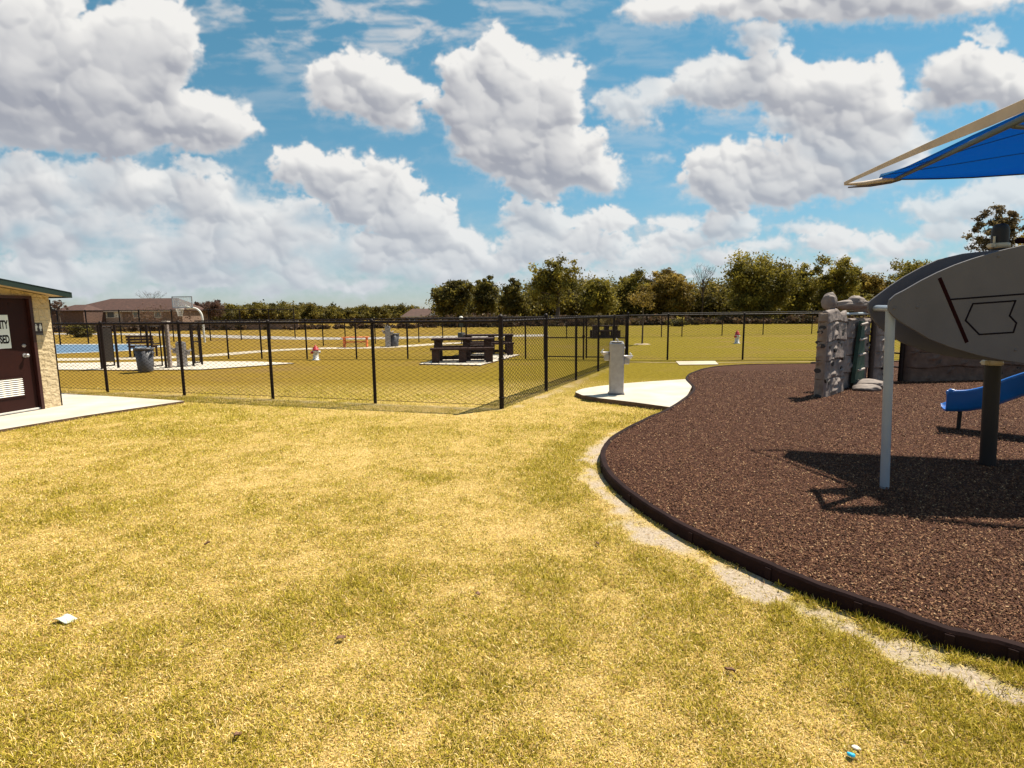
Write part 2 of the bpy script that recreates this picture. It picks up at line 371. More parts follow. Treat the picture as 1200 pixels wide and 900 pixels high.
def smooth_poly(pts, n=6, closed=True):
    out = []; k = len(pts)
    for i in range(k if closed else k-1):
        p0, p1, p2, p3 = (pts[(i-1) % k], pts[i], pts[(i+1) % k], pts[(i+2) % k]) if closed else (pts[max(i-1, 0)], pts[i], pts[i+1], pts[min(i+2, k-1)])
        for j in range(n):
            t = j/n
            out.append(.5*((2*p1)+(p2-p0)*t+(2*p0-5*p1+4*p2-p3)*t*t+(3*p1-p0-3*p2+p3)*t**3))
    if not closed: out.append(pts[-1].copy())
    return out
def inside(poly, x, y):
    r = np.zeros(np.shape(x), bool); n = len(poly)
    for i in range(n):
        (x0, y0), (x1, y1) = poly[i][:2], poly[(i+1) % n][:2]
        c = (y0 > y) != (y1 > y)
        with np.errstate(divide='ignore', invalid='ignore'):
            r ^= c & (x < (x1-x0)*(y-y0)/(y1-y0+1e-12)+x0)
    return r
def dist_line(pts, x, y):
    d = np.full(np.shape(x), 1e9)
    for a, b in zip(pts[:-1], pts[1:]):
        ax, ay = a[0], a[1]; bx, by = b[0]-ax, b[1]-ay
        t = np.clip(((x-ax)*bx+(y-ay)*by)/(bx*bx+by*by+1e-12), 0, 1)
        d = np.minimum(d, np.hypot(x-ax-t*bx, y-ay-t*by))
    return d

# ------------------------------------------------------------------ the setting
ZM = .085                                                    # top of the bark in the playground bed
curb_px = [(1330,846),(1200,785),(1150,771),(1100,758),(1035,733),(960,706),(900,680),(840,652),(790,626),(745,596),(716,571),(704,551),(705,534),(720,517),(756,497),(782,485),(806,468),(811,459),(803,447.5),(812,440),(836,433.5),(880,430.5),(960,429.5)]
curb_out = smooth_poly([G(*p) for p in curb_px], 5, False)
far_pts = [Vector((9.5, 16.2, 0)), Vector((16, 15.5, 0)), Vector((22, 11, 0)), Vector((20, 3, 0)), Vector((8, .6, 0)), Vector((3.6, .9, 0))]
bed_poly = [(p.x, p.y) for p in curb_out]+[(p.x, p.y) for p in far_pts]
trail = smooth_poly([G(*p) for p in [(790,486),(748,502),(715,517),(694,538),(695,562),(722,592),(770,628),(850,671),(930,711),(1000,742),(1080,775),(1200,818),(1330,876)]], 5, False)
slab_w = [G(*p) for p in [(-330,600),(-150,541),(0,507),(100,490),(216,472.5),(72,463),(-40,455)]]
slab_f = smooth_poly([G(*p) for p in [(674,464.5),(679,461.5),(692,458.5),(715,455.5),(752,452),(790,449.5),(803,448.5)]], 3, False)+[G(*p) for p in [(811,457),(806,467),(797,478),(789,483.5),(740,476.5),(700,471.5),(682,468)]]
corner = G(588, 479); 
f1_px = [(126,458),(216,461.5),(320,468),(440,475)]
# fence corners
A0 = G(30, 455.5); A1 = corner; B1 = G(735, 422); C1 = Vector((24.0, G(870, 424).y-.6, 0))

def field_noise(x, y):
    dry = .62+.62*fbm(x*.6, y*.6, 501, 4)+.55*fbm(x*1.9, y*1.9, 511, 4)+.55*fbm(x*6.5, y*6.5, 521, 3)
    dt = dist_line([(p.x, p.y) for p in trail], x, y)
    dry = dry-.30*np.exp(-((dt-.38)/.30)**2)-.30*np.clip((x-.6)/1.2, 0, 1)*np.clip((4.2-y)/1.5, 0, 1)-.30*np.clip((y-6.8)/2.0, 0, 1)*(np.clip((x+1)/-3., 0, 1)+.6*np.clip((x-.6)/1., 0, 1))
    return dry
def bare_at(x, y):
    d = dist_line([(p.x, p.y) for p in trail], x, y)
    n = fbm(x*2.2, y*2.2, 601, 4)
    wdt = np.where(y < 9, .115, .10)+.05*fbm(x*.8, y*.8, 611, 2)
    b = np.clip(1.18+.25*np.clip((4.2-y)/1.0, 0, 1)-d/np.maximum(wdt, .05)+1.7*n+1.7*fbm(x*7, y*7, 621, 3), 0, 1)*(d < .6)
    d2 = dist_line([(corner.x+.15, corner.y-.05), (B1.x+.15, B1.y)], x, y)
    b = np.maximum(b, .55*np.clip(.75-d2/.16+2.2*n, 0, 1)*(d2 < .7)*(y < 16)*np.clip((15.5-y)/4, .25, 1))
    d3 = dist_line([(A0.x, A0.y-.1), (corner.x, corner.y-.1)], x, y)
    b = np.maximum(b, .35*np.clip(1.0-d3/.15+1.2*n, 0, 1)*(d3 < .6))
    return b

def lines(a, b, step): return list(np.arange(a, b, step))
def make_ground():
    xs = lines(-3500, -300, 400)+lines(-300, -60, 30)+lines(-60, -20, 4)+lines(-20, -8, .6)+lines(-8, 5, .07)+lines(5, 12, .3)+lines(12, 40, 2)+lines(40, 300, 30)+lines(300, 3600, 400)
    ys = lines(-1500, -100, 200)+lines(-100, -4, 12)+lines(-4, 1.4, .4)+lines(1.4, 11, .07)+lines(11, 30, .35)+lines(30, 80, 2)+lines(80, 400, 20)+lines(400, 3600, 300)
    X, Y = np.meshgrid(np.array(xs), np.array(ys)); nx, ny = len(xs), len(ys)
    me = bpy.data.meshes.new('ground')
    co = np.stack([X, Y, np.zeros_like(X)], -1).reshape(-1, 3)
    i = np.arange((ny-1)*(nx-1)); r, c = i//(nx-1), i % (nx-1); b = r*nx+c
    q = np.stack([b, b+1, b+nx+1, b+nx], -1)
    me.vertices.add(nx*ny); me.vertices.foreach_set('co', co.astype(np.float32).ravel())
    me.loops.add(q.size); me.loops.foreach_set('vertex_index', q.astype(np.int32).ravel())
    me.polygons.add(len(q)); me.polygons.foreach_set('loop_start', np.arange(0, q.size, 4, dtype=np.int32))
    at = me.attributes.new('bare', 'FLOAT', 'POINT'); at.data.foreach_set('value', bare_at(X.ravel(), Y.ravel()).astype(np.float32))
    at = me.attributes.new('dry', 'FLOAT', 'POINT'); at.data.foreach_set('value', np.clip(field_noise(X.ravel(), Y.ravel()), 0, 1).astype(np.float32))
    me.update(calc_edges=True)
    m, nt, bs = nodes_of('lawn'); L = nt.links.new; N = nt.nodes.new
    bs.inputs['Roughness'].default_value = .95; bs.inputs['Specular IOR Level'].default_value = .1
    tc = N('ShaderNodeTexCoord')
    def noise(sc, det, rough=.6):
        n = N('ShaderNodeTexNoise'); n.inputs['Scale'].default_value = sc; n.inputs['Detail'].default_value = det; n.inputs['Roughness'].default_value = rough
        L(tc.outputs['Object'], n.inputs['Vector']); return n.outputs['Fac']
    def ramp(f, stops):
        r = N('ShaderNodeValToRGB'); L(f, r.inputs['Fac']); e = r.color_ramp.elements
        while len(e) < len(stops): e.new(.5)
        for k, (p, c) in enumerate(stops): e[k].position = p; e[k].color = (*c, 1)
        return r.outputs[0]
    def mix(f, a, b, mode='MIX'):
        x = N('ShaderNodeMix'); x.data_type = 'RGBA'; x.blend_type = mode
        if isinstance(f, float): x.inputs['Factor'].default_value = f
        else: L(f, x.inputs['Factor'])
        for k, q in (('A', a), ('B', b)):
            if isinstance(q, tuple): x.inputs[k].default_value = (*q, 1)
            else: L(q, x.inputs[k])
        return x.outputs['Result']
    def math_(op, a, b):
        x = N('ShaderNodeMath'); x.operation = op
        for k, q in enumerate((a, b)):
            if isinstance(q, (int, float)): x.inputs[k].default_value = q
            else: L(q, x.inputs[k])
        x.use_clamp = True
        return x.outputs[0]
    ad = N('ShaderNodeAttribute'); ad.attribute_name = 'dry'; ab = N('ShaderNodeAttribute'); ab.attribute_name = 'bare'
    fine = noise(26, 8, .75); mid = noise(1.3, 6); big = noise(.16, 5)
    green = ramp(fine, [(.30, (.15, .108, .014)), (.50, (.36, .29, .042)), (.70, (.52, .44, .09))])
    straw = ramp(fine, [(.30, (.28, .165, .055)), (.50, (.54, .375, .15)), (.70, (.74, .56, .28))])
    f = math_('ADD', math_('MULTIPLY', ad.outputs['Fac'], .75), math_('MULTIPLY', math_('SUBTRACT', big, .30), .55))
    lawn = mix(f, green, straw)
    lawn = mix(math_('MULTIPLY', math_('SUBTRACT', mid, .45), 1.2), lawn, (.25, .185, .035))
    # further out the turf is better watered
    sep = N('ShaderNodeSeparateXYZ'); L(tc.outputs['Object'], sep.inputs[0])
    fy = N('ShaderNodeMapRange'); L(sep.outputs[1], fy.inputs[0]); fy.inputs[1].default_value = 8.8; fy.inputs[2].default_value = 13.5
    fx = N('ShaderNodeMapRange'); L(sep.outputs[0], fx.inputs[0]); fx.inputs[1].default_value = -9; fx.inputs[2].default_value = 4
    golden = ramp(noise(9, 8, .75), [(.30, (.115, .066, .008)), (.52, (.222, .140, .018)), (.72, (.32, .215, .045))])
    olive = ramp(noise(9, 8, .75), [(.30, (.084, .060, .002)), (.52, (.160, .120, .006)), (.72, (.235, .182, .018))])
    outer = mix(math_('MULTIPLY', fx.outputs[0], 1.0), golden, olive)
    outer = mix(math_('MULTIPLY', math_('SUBTRACT', noise(.22, 5), .52), 4.0), outer, (.18, .11, .04))
    lawn = mix(fy.outputs[0], lawn, outer)
    sand = ramp(noise(45, 6, .7), [(.3, (.24, .18, .13)), (.55, (.44, .36, .28)), (.75, (.62, .54, .45))])
    colr = mix(ab.outputs['Fac'], lawn, sand)
    L(colr, bs.inputs['Base Color'])
    bp = N('ShaderNodeBump'); bp.inputs['Distance'].default_value = .02; bp.inputs['Strength'].default_value = .8
    L(noise(60, 6, .7), bp.inputs['Height']); L(bp.outputs[0], bs.inputs['Normal'])
    me.materials.append(m)
    o = bpy.data.objects.new('ground', me); COL.objects.link(o); o['kind'] = 'structure'
make_ground()

def sheet(name, pts, m, z, depth=None):
    """a paved slab: polygon pts raised to z, sides down to the ground"""
    mb = MB(); top = [Vector((p.x, p.y, z)) for p in pts]
    mb.prism(top, (0, 0, -(z+.03)))
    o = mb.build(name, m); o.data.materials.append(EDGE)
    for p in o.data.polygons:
        if abs(p.normal.z) < .5: p.material_index = 1  # side faces take the painted shade colour
    return tag(o, kind='structure')
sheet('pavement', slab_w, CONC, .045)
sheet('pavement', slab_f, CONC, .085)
park_slab = [G(*p) for p in [(-60,436),(60,434),(150,434.5),(235,434),(280,431),(345,426.5),(300,424.5),(200,424.5),(60,426.5),(-60,428)]]
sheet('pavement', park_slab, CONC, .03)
table_slab = [G(*p) for p in [(491,427.5),(563,429),(584,423.5),(609,416.5),(560,414.5),(513,422)]]
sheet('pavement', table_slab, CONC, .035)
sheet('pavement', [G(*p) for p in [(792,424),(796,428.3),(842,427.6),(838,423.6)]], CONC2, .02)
def ribbon(name, pts, w, m, z):
    pts = smooth_poly([G(*p) for p in pts], 6, False); a, b = [], []
    for i, p in enumerate(pts):
        t = (pts[min(i+1, len(pts)-1)]-pts[max(i-1, 0)]).normalized(); n = Vector((-t.y, t.x, 0))
        a.append(p+n*w/2+Vector((0, 0, z))); b.append(p-n*w/2+Vector((0, 0, z)))
    mb = MB(); k = len(a); mb.add(a+b, [(i, i+1, k+i+1, k+i) for i in range(k-1)])
    return tag(mb.build(name, m), kind='structure')
ribbon('path', [(-80,421),(60,421.5),(160,420),(240,417),(310,411.5),(370,408.5),(450,407),(520,402.8),(575,400.5)], 1.3, CONC2, .008)
ribbon('road', [(-100,391.5),(120,391.3),(250,394),(350,396.5),(440,396.3),(540,394.5),(640,393)], 3.2, mat('pale_asphalt', (.30, .27, .245), .9, .12, 1, .004, 30), .008)
ribbon('kerb', [(735,424.5),(800,425.4),(870,424.9),(960,424.2),(1060,423)], .16, STRIP, .012)
# court
COURT = mat('blue_court_paint', (.085, .155, .25), .7, .08, 2, .001, 50)
cpoly = [G(*p) for p in [(-90,421),(150,411.3),(196,405.3),(150,403.6),(-90,404.4)]]
tag(MB().add([p+Vector((0, 0, .012)) for p in cpoly], [tuple(range(5))]).build('court', COURT), kind='structure')
cw = MB()
for a, b, w in ((cpoly[0], cpoly[1], .32), (cpoly[1], cpoly[2], .5), (cpoly[3], cpoly[4], .5)):
    d = (b-a).normalized(); n = Vector((-d.y, d.x, 0))*w/2
    cw.add([a+n+Vector((0, 0, .018)), b+n+Vector((0, 0, .018)), b-n+Vector((0, 0, .018)), a-n+Vector((0, 0, .018))], [(0, 1, 2, 3)])
tag(cw.build('court_line', WHITE), kind='structure')

# bark bed and its border
def make_bed():
    m, nt, b = nodes_of('bark_mulch'); L = nt.links.new; N = nt.nodes.new
    b.inputs['Roughness'].default_value = .95; b.inputs['Specular IOR Level'].default_value = .15
    tc = N('ShaderNodeTexCoord'); v = N('ShaderNodeTexVoronoi'); v.inputs['Scale'].default_value = 42; L(tc.outputs['Object'], v.inputs['Vector'])
    n = N('ShaderNodeTexNoise'); n.inputs['Scale'].default_value = 30; n.inputs['Detail'].default_value = 8; n.inputs['Roughness'].default_value = .75; L(tc.outputs['Object'], n.inputs['Vector'])
    n3 = N('ShaderNodeTexNoise'); n3.inputs['Scale'].default_value = .7; n3.inputs['Detail'].default_value = 4; L(tc.outputs['Object'], n3.inputs['Vector'])
    r = N('ShaderNodeValToRGB'); L(n.outputs['Fac'], r.inputs['Fac']); e = r.color_ramp.elements
    e[0].position = .30; e[0].color = (.020, .0078, .005, 1); e[1].position = .78; e[1].color = (.165, .075, .042, 1)
    k = e.new(.52); k.color = (.070, .029, .018, 1)
    mx = N('ShaderNodeMix'); mx.data_type = 'RGBA'; mx.blend_type = 'MULTIPLY'; mx.inputs['Factor'].default_value = .5
    L(r.outputs[0], mx.inputs['A']); r2 = N('ShaderNodeValToRGB'); L(n3.outputs['Fac'], r2.inputs['Fac'])
    r2.color_ramp.elements[0].position = .35; r2.color_ramp.elements[0].color = (.62, .58, .60, 1); r2.color_ramp.elements[1].position = .65; r2.color_ramp.elements[1].color = (1, 1, 1, 1)
    L(r2.outputs[0], mx.inputs['B']); L(mx.outputs['Result'], b.inputs['Base Color'])
    bp = N('ShaderNodeBump'); bp.inputs['Distance'].default_value = .02; bp.inputs['Strength'].default_value = 1; L(v.outputs['Distance'], bp.inputs['Height']); L(bp.outputs[0], b.inputs['Normal'])
    mb = MB(); mb.add([(x, y, ZM) for x, y in bed_poly], [tuple(range(len(bed_poly)))])
    o = mb.build('mulch_bed', m); o['kind'] = 'structure'
    if o.data.polygons[0].normal.z < 0: o.data.flip_normals()
make_bed()
def make_border():
    t = empty('playground_border', curb_out[0], 0, 'low dark border curving round the brown bark bed', 'border')
    pts = curb_out+smooth_poly([curb_out[-1]]+far_pts, 4, False)[1:]
    cen = sum(bed_poly_pts := [Vector((x, y, 0)) for x, y in bed_poly], Vector())/len(bed_poly)
    mb = MB(); prof = [(0, -.03), (0, .086), (.010, .100), (.045, .103), (.060, .094), (.060, .02)]
    ring = []
    for i, p in enumerate(pts):
        d = (pts[min(i+1, len(pts)-1)]-pts[max(i-1, 0)]).normalized(); n = Vector((d.y, -d.x, 0))
        wob = .002*math.sin(i*1.7)
        ring.append([p+n*(o)+Vector((0, 0, z+(wob if z > 0 else 0)))-t.location for o, z in prof])
    k = len(prof); vs = [q for r_ in ring for q in r_]
    mb.add(vs, [(i*k+j, i*k+j+1, (i+1)*k+j+1, (i+1)*k+j) for i in range(len(ring)-1) for j in range(k-1)])
    mb.build('curb', mat('dark_rubber_border', (.016, .007, .007), .85, .3, 6, .003, 30, spec=.12), t)
    jm = mat('dark_joint', (.018, .009, .009), .85, .2, spec=.1)
    for i in range(6, len(curb_out)-4, 8):
        p, d = pts[i], (pts[i+1]-pts[i-1]).normalized(); n = Vector((d.y, -d.x, 0))
        MB().box(p-t.location-n*.004+Vector((0, 0, .045)), (.040, .010, .07), math.atan2(d.y, d.x), bev=.003).build('joint_plate', jm, t)
make_border()
# ------------------------------------------------------------------ the brown bark chips and the turf
def scatter_chips():
    rs = np.random.RandomState(3)
    n = 420000
    D = 2.2+(14-2.2)*rs.rand(n)**1.5
    x = (rs.rand(n)*1.05-.02)*D*1.02
    k = inside([(px_, py_) for px_, py_ in bed_poly], x, D)
    d = dist_line([(p.x, p.y) for p in curb_out], x, D)
    spill = ~k & (d < .30) & (rs.rand(n) < .05*np.exp(-d/.09)) & (D < 10)
    k = (k & (d > .06)) | spill; lvl = np.where(spill, .006, ZM+.003)
    x, y, lvl = x[k], D[k], lvl[k]; n = len(x)
    lvl = lvl+np.clip(.016*fbm(x*1.6, y*1.6, 701, 3), -.002, .02)
    ln = rs.uniform(.005, .016, n)*(1+y*.05); wd = ln*rs.uniform(.25, .55, n)
    yaw = rs.rand(n)*2*np.pi; tl = rs.normal(0, .42, n); rl = rs.normal(0, .35, n)
    ux = np.stack([np.cos(yaw)*np.cos(tl), np.sin(yaw)*np.cos(tl), np.sin(tl)], -1)
    uy = np.stack([-np.sin(yaw)*np.cos(rl), np.cos(yaw)*np.cos(rl), np.sin(rl)], -1)
    c = np.stack([x, y, lvl+rs.rand(n)*.012], -1)
    a = ux*ln[:, None]/2; b = uy*wd[:, None]/2
    v = np.stack([c-a-b*.7, c+a-b, c+a*.9+b, c-a+b*.8], 1)
    pal = np.array([(.054, .021, .013), (.100, .043, .025), (.148, .069, .038), (.245, .13, .068), (.37, .24, .135), (.029, .0115, .008)])
    pk = rs.choice(6, n, p=[.25, .29, .20, .13, .045, .085]); t = pal[pk]*rs.uniform(.75, 1.3, (n, 1))
    o = big_mesh('mulch_chips', v, 4, attr_mat('mulch_chip', .85, spec=.2), t); tag(o, kind='stuff')
scatter_chips()
def scatter_grass():
    rs = np.random.RandomState(9)
    n = 1550000
    D = 1.55*(13.0/1.55)**(rs.rand(n)**.80)
    x = rs.uniform(-1.14, 1.14, n)*D
    bare = bare_at(x, D)
    k = ~inside(bed_poly, x, D) & ~inside([(p.x, p.y) for p in slab_w], x, D) & ~inside([(p.x, p.y) for p in slab_f], x, D)
    k &= (bare < .2) | (rs.rand(n) < .32*(1.1-bare))
    fade = np.clip((13-D)/5, 0, 1); k &= rs.rand(n) < fade
    x, y = x[k], D[k]; n = len(x)
    dry = field_noise(x, y)
    tall = np.clip(1.15-.75*dry, .4, 1.2)
    ln = (.009+.032*rs.rand(n)**1.8)*tall*(1+.03*y); w = rs.uniform(.0006, .0013, n)*(1+.26*y)
    yaw = rs.rand(n)*2*np.pi
    lean = np.clip(rs.normal(.95, .35, n)+.35*(dry-.5), .15, 1.5)
    dirv = np.stack([np.cos(yaw)*np.sin(lean), np.sin(yaw)*np.sin(lean), np.cos(lean)], -1)
    side = np.stack([-np.sin(yaw), np.cos(yaw), rs.normal(0, .3, n)], -1)
    p0 = np.stack([x, y, np.full(n, -.002)+rs.rand(n)*.014*tall], -1)
    p1 = p0+dirv*ln[:, None]*.55
    p2 = p0+dirv*ln[:, None]; p2[:, 2] -= ln*.14*np.sin(lean)*1.2
    p2[:, 2] = np.maximum(p2[:, 2], .003)
    w_ = w[:, None]
    v = np.stack([p0-side*w_, p0+side*w_, p1+side*w_*.8, p2, p1-side*w_*.8], 1)
    straw = np.array([(.80, .595, .235), (.69, .485, .165), (.90, .72, .38), (.44, .275, .095)])
    green = np.array([(.47, .375, .042), (.35, .285, .026), (.57, .46, .075), (.20, .172, .014)])
    isdry = rs.rand(n) < np.clip(.28+.62*(dry-.25), .15, .93)
    t = np.where(isdry[:, None], straw[rs.choice(4, n, p=[.35, .3, .15, .2])], green[rs.choice(4, n, p=[.35, .3, .2, .15])])*rs.uniform(.75, 1.2, (n, 1))
    o = big_mesh('grass', v, 5, attr_mat('grass_blade', .7, .22, .2), t.astype(np.float32)); tag(o, kind='stuff')
scatter_grass()

# ------------------------------------------------------------------ chain link fences
def chain_mesh(p0, p1, z0, z1, p, r):
    L = (p1-p0).length; d = (p1-p0)/L; nrm = np.array([-d.y, d.x, 0]); dv = np.array([d.x, d.y, 0]); o = np.array([p0.x, p0.y, 0])
    nw = int(L/p); nl = int((z1-z0)/(p/2))+1
    k = np.arange(nw)[:, None]; j = np.arange(nl)[None, :]
    s = k*p+p/2+((-1.0)**(j+k))*p/2; z = np.broadcast_to(z0+j*(z1-z0)/(nl-1), s.shape); q = ((-1.0)**(j+k))*r*.8
    c = o+s[..., None]*dv+q[..., None]*nrm; c[..., 2] = z
    ring = []
    for a in (0.5, 2.594, 4.688):
        ring.append(c+dv*r*math.cos(a)+nrm*r*math.sin(a))
    V = np.stack(ring, 2)                                        # nw, nl, 3, 3
    idx = np.arange(nw*nl*3).reshape(nw, nl, 3)
    f = np.stack([np.stack([idx[:, :-1, a], idx[:, :-1, (a+1) % 3], idx[:, 1:, (a+1) % 3], idx[:, 1:, a]], -1) for a in range(3)], 2).reshape(-1, 4)
    return V.reshape(-1, 3), f
def chain_link(name, parent, p0, p1, z0, z1, p=.07, r=.0034):
    v, f = chain_mesh(p0, p1, z0, z1, p, r)
    me = bpy.data.meshes.new(name); me.vertices.add(len(v)); me.vertices.foreach_set('co', v.astype(np.float32).ravel())
    me.loops.add(f.size); me.loops.foreach_set('vertex_index', f.astype(np.int32).ravel())
    me.polygons.add(len(f)); me.polygons.foreach_set('loop_start', np.arange(0, f.size, 4, dtype=np.int32)); me.update(calc_edges=True)
    me.materials.append(WIRE); o = bpy.data.objects.new(name, me); COL.objects.link(o); o.parent = parent
    o.matrix_parent_inverse = Matrix.Translation(-parent.location)
    return o
def fence(label, a, b, posts, h=1.5, p=.07, r=.0046, post_r=.030, mid=False, top_r=.025, end_r=None, group='chain link fences'):
    """posts: distances along a -> b"""
    t = empty('chain_link_fence', (a.x, a.y, 0), 0, label, 'fence', group)
    L = (b-a).length; d = (b-a)/L; org = Vector((a.x, a.y, 0))
    for i, s in enumerate(posts):
        q = d*s; big = i in (0, len(posts)-1) and end_r
        rr = end_r if big else post_r; hh = h+(.06 if big else .0)
        mb = MB(); mb.tube([q+Vector((0, 0, -.05)), q+Vector((0, 0, hh))], rr, 10)
        mb.lathe([(rr*1.15, hh), (rr*1.1, hh+.012), (rr*.6, hh+.034), (.004, hh+.042)], q, 10)
        if big:
            for z in (.18, .5, .85, 1.2): mb.lathe([(rr*1.02, z), (rr*1.22, z), (rr*1.22, z+.025), (rr*1.02, z+.025)], q, 10)
        mb.build('post', BLACK, t)
    n = Vector((-d.y, d.x, 0))
    MB().tube([Vector((0, 0, h-.02)), d*L+Vector((0, 0, h-.02))], top_r, 8).build('top_rail', BLACK, t)
    if mid: MB().tube([Vector((0, 0, h*.5)), d*L+Vector((0, 0, h*.5))], top_r*.8, 8).build('middle_rail', BLACK, t)
    MB().tube([n*.01+Vector((0, 0, .06)), d*L+n*.01+Vector((0, 0, .06))], .004, 5).build('tension_wire', WIRE, t)
    off = -n*(post_r+.006) if n.y > 0 else n*(post_r+.006)
    chain_link('chain_link_mesh', t, org+off, org+d*L+off, .05, h+.035, p, r)
    return t
def along(a, b, pxs):
    d = (b-a).normalized(); out = []
    for px, py in pxs:
        q = ONPLANE(px, py, a, d); out.append((Vector((q.x, q.y, 0))-a).dot(d))
    return out
FH = 1.52
fence('black chain link fence facing the lawn, from the tan building to the thick corner post', A0, A1, along(A0, A1, [(30,455),(126,458),(216,461),(320,468),(440,475)])+[(A1-A0).length], FH, end_r=.042)
fence('black chain link fence running back from the thick corner post behind the drinking fountain', A1, B1, along(A1, B1, [(588,479),(640,452),(675,444),(701,433),(719,427)])[1:]+[(B1-A1).length], FH, end_r=.036)
fence('black chain link fence crossing behind the bark bed to the right of the fountain', B1, C1, [0]+along(B1, C1, [(782,424),(870,424),(962,424),(1062,424)])+[(C1-B1).length*.75, (C1-B1).length], FH, p=.08, r=.0040, end_r=.036)
Bk = G(638, 420.5)
pbk = G(232, 420.5); 
fence('black chain link fence along the rear of the picnic enclosure', pbk, Bk, along(pbk, Bk, [(268,420),(307,420),(360,420),(418,420),(478,420),(547,420),(616,420)])+[(Bk-pbk).length], FH-.05, p=.085, r=.0042)
# double gate at the far right corner of the enclosure
def gate_run(label, a, b, n, h, group=None):
    t = empty('enclosure_gate', (a.x, a.y, 0), 0, label, 'gate', group)
    L = (b-a).length; d = (b-a)/L; w = L/n; org = Vector((a.x, a.y, 0))
    for i in range(n):
        s0, s1 = i*w+.05, (i+1)*w-.05
        for s in (s0, s1):
            MB().tube([d*s+Vector((0, 0, 0 if i in (0,) else .05)), d*s+Vector((0, 0, h))], .030, 8).build('gate_post', BLACK, t)
        for z in (.09, h*.52, h-.02):
            MB().tube([d*s0+Vector((0, 0, z)), d*s1+Vector((0, 0, z))], .020, 8).build('gate_rail', BLACK, t)
        chain_link('chain_link_mesh', t, org+d*s0, org+d*s1, .09, h-.02, .085, .0042)
    MB().box(d*(w-.05)+Vector((0, 0, h*.55)), (.10, .05, .10), bev=.01).build('latch', BLACK, t)
    return t
gate_run('black double gate behind the drinking fountain', Bk, B1, 2, 1.45)
# entry gates on the left pad
def panel_gate(label, px0, px1, py, py1=None, dense=True):
    a, b = G(px0, py), G(px1, py1 or py)
    t = empty('walk_gate', (a.x, a.y, .03), 0, label, 'gate', 'entry gates on the left concrete pad')
    L = (b-a).length; d = (b-a)/L; h = 1.42; org = Vector((a.x, a.y, 0))
    for s in (0, L): MB().tube([d*s, d*s+Vector((0, 0, h))], .036, 8).build('gate_post', BLACK, t)
    for s in (.10, L-.10): MB().tube([d*s+Vector((0, 0, .08)), d*s+Vector((0, 0, h-.1))], .022, 8).build('gate_frame', BLACK, t)
    for z in (.09, h*.55, h-.11): MB().tube([d*.1+Vector((0, 0, z)), d*(L-.1)+Vector((0, 0, z))], .02, 8).build('gate_rail', BLACK, t)
    if dense: MB().box(d*(L*.5)+Vector((0, 0, .74)), (L*.55, .04, 1.05), math.atan2(d.y, d.x)).build('screen_panel', mat('dark_screen', (.030, .022, .018), .8, .2), t)
    chain_link('chain_link_mesh', t, org+d*.1, org+d*(L-.1), .1, h-.1, .06, .004)
panel_gate('dark narrow walk gate nearest the tan building', 120, 139, 433.5, 432)
panel_gate('black walk gate just right of the grey trash can', 176, 195, 434, 432.5, False)
panel_gate('black walk gate just right of the small grey fountain on the pad', 227, 237, 430, 428, False)
# tall fence of the ball court
K0, K1, K2 = G(48, 405), G(346, 396.5), None
fence('tall black chain link fence behind the blue court', K0, K1, along(K0, K1, [(71,404),(104,403),(143,402),(166,402),(204,401),(247,400),(283,399),(317,398)])+[(K1-K0).length], 2.05, p=.16, r=.0055, post_r=.038, mid=True)
K3, K4 = G(478, 401.5), G(775, 395)
fence('low black chain link fence crossing the far lawn on the left', G(372, 405.5), K3, along(G(372, 405.5), K3, [(379,405),(405,404),(440,403)])+[(K3-G(372, 405.5)).length], 1.35, p=.14, r=.006)
fence('low black chain link fence behind the brown picnic tables', K3, K4, [0]+along(K3, K4, [(491,401),(519,400),(541,400),(600,398),(664,397),(720,396)])+[(K4-K3).length], 1.4, p=.14, r=.006)
K5 = G(1010, 389.8)
fence('black chain link fence crossing the far green field on the right', K4, K5, along(K4, K5, [(799,394.5),(846,394),(894,392.6),(951,391.2)])+[(K5-K4).length], 1.5, p=.14, r=.006)

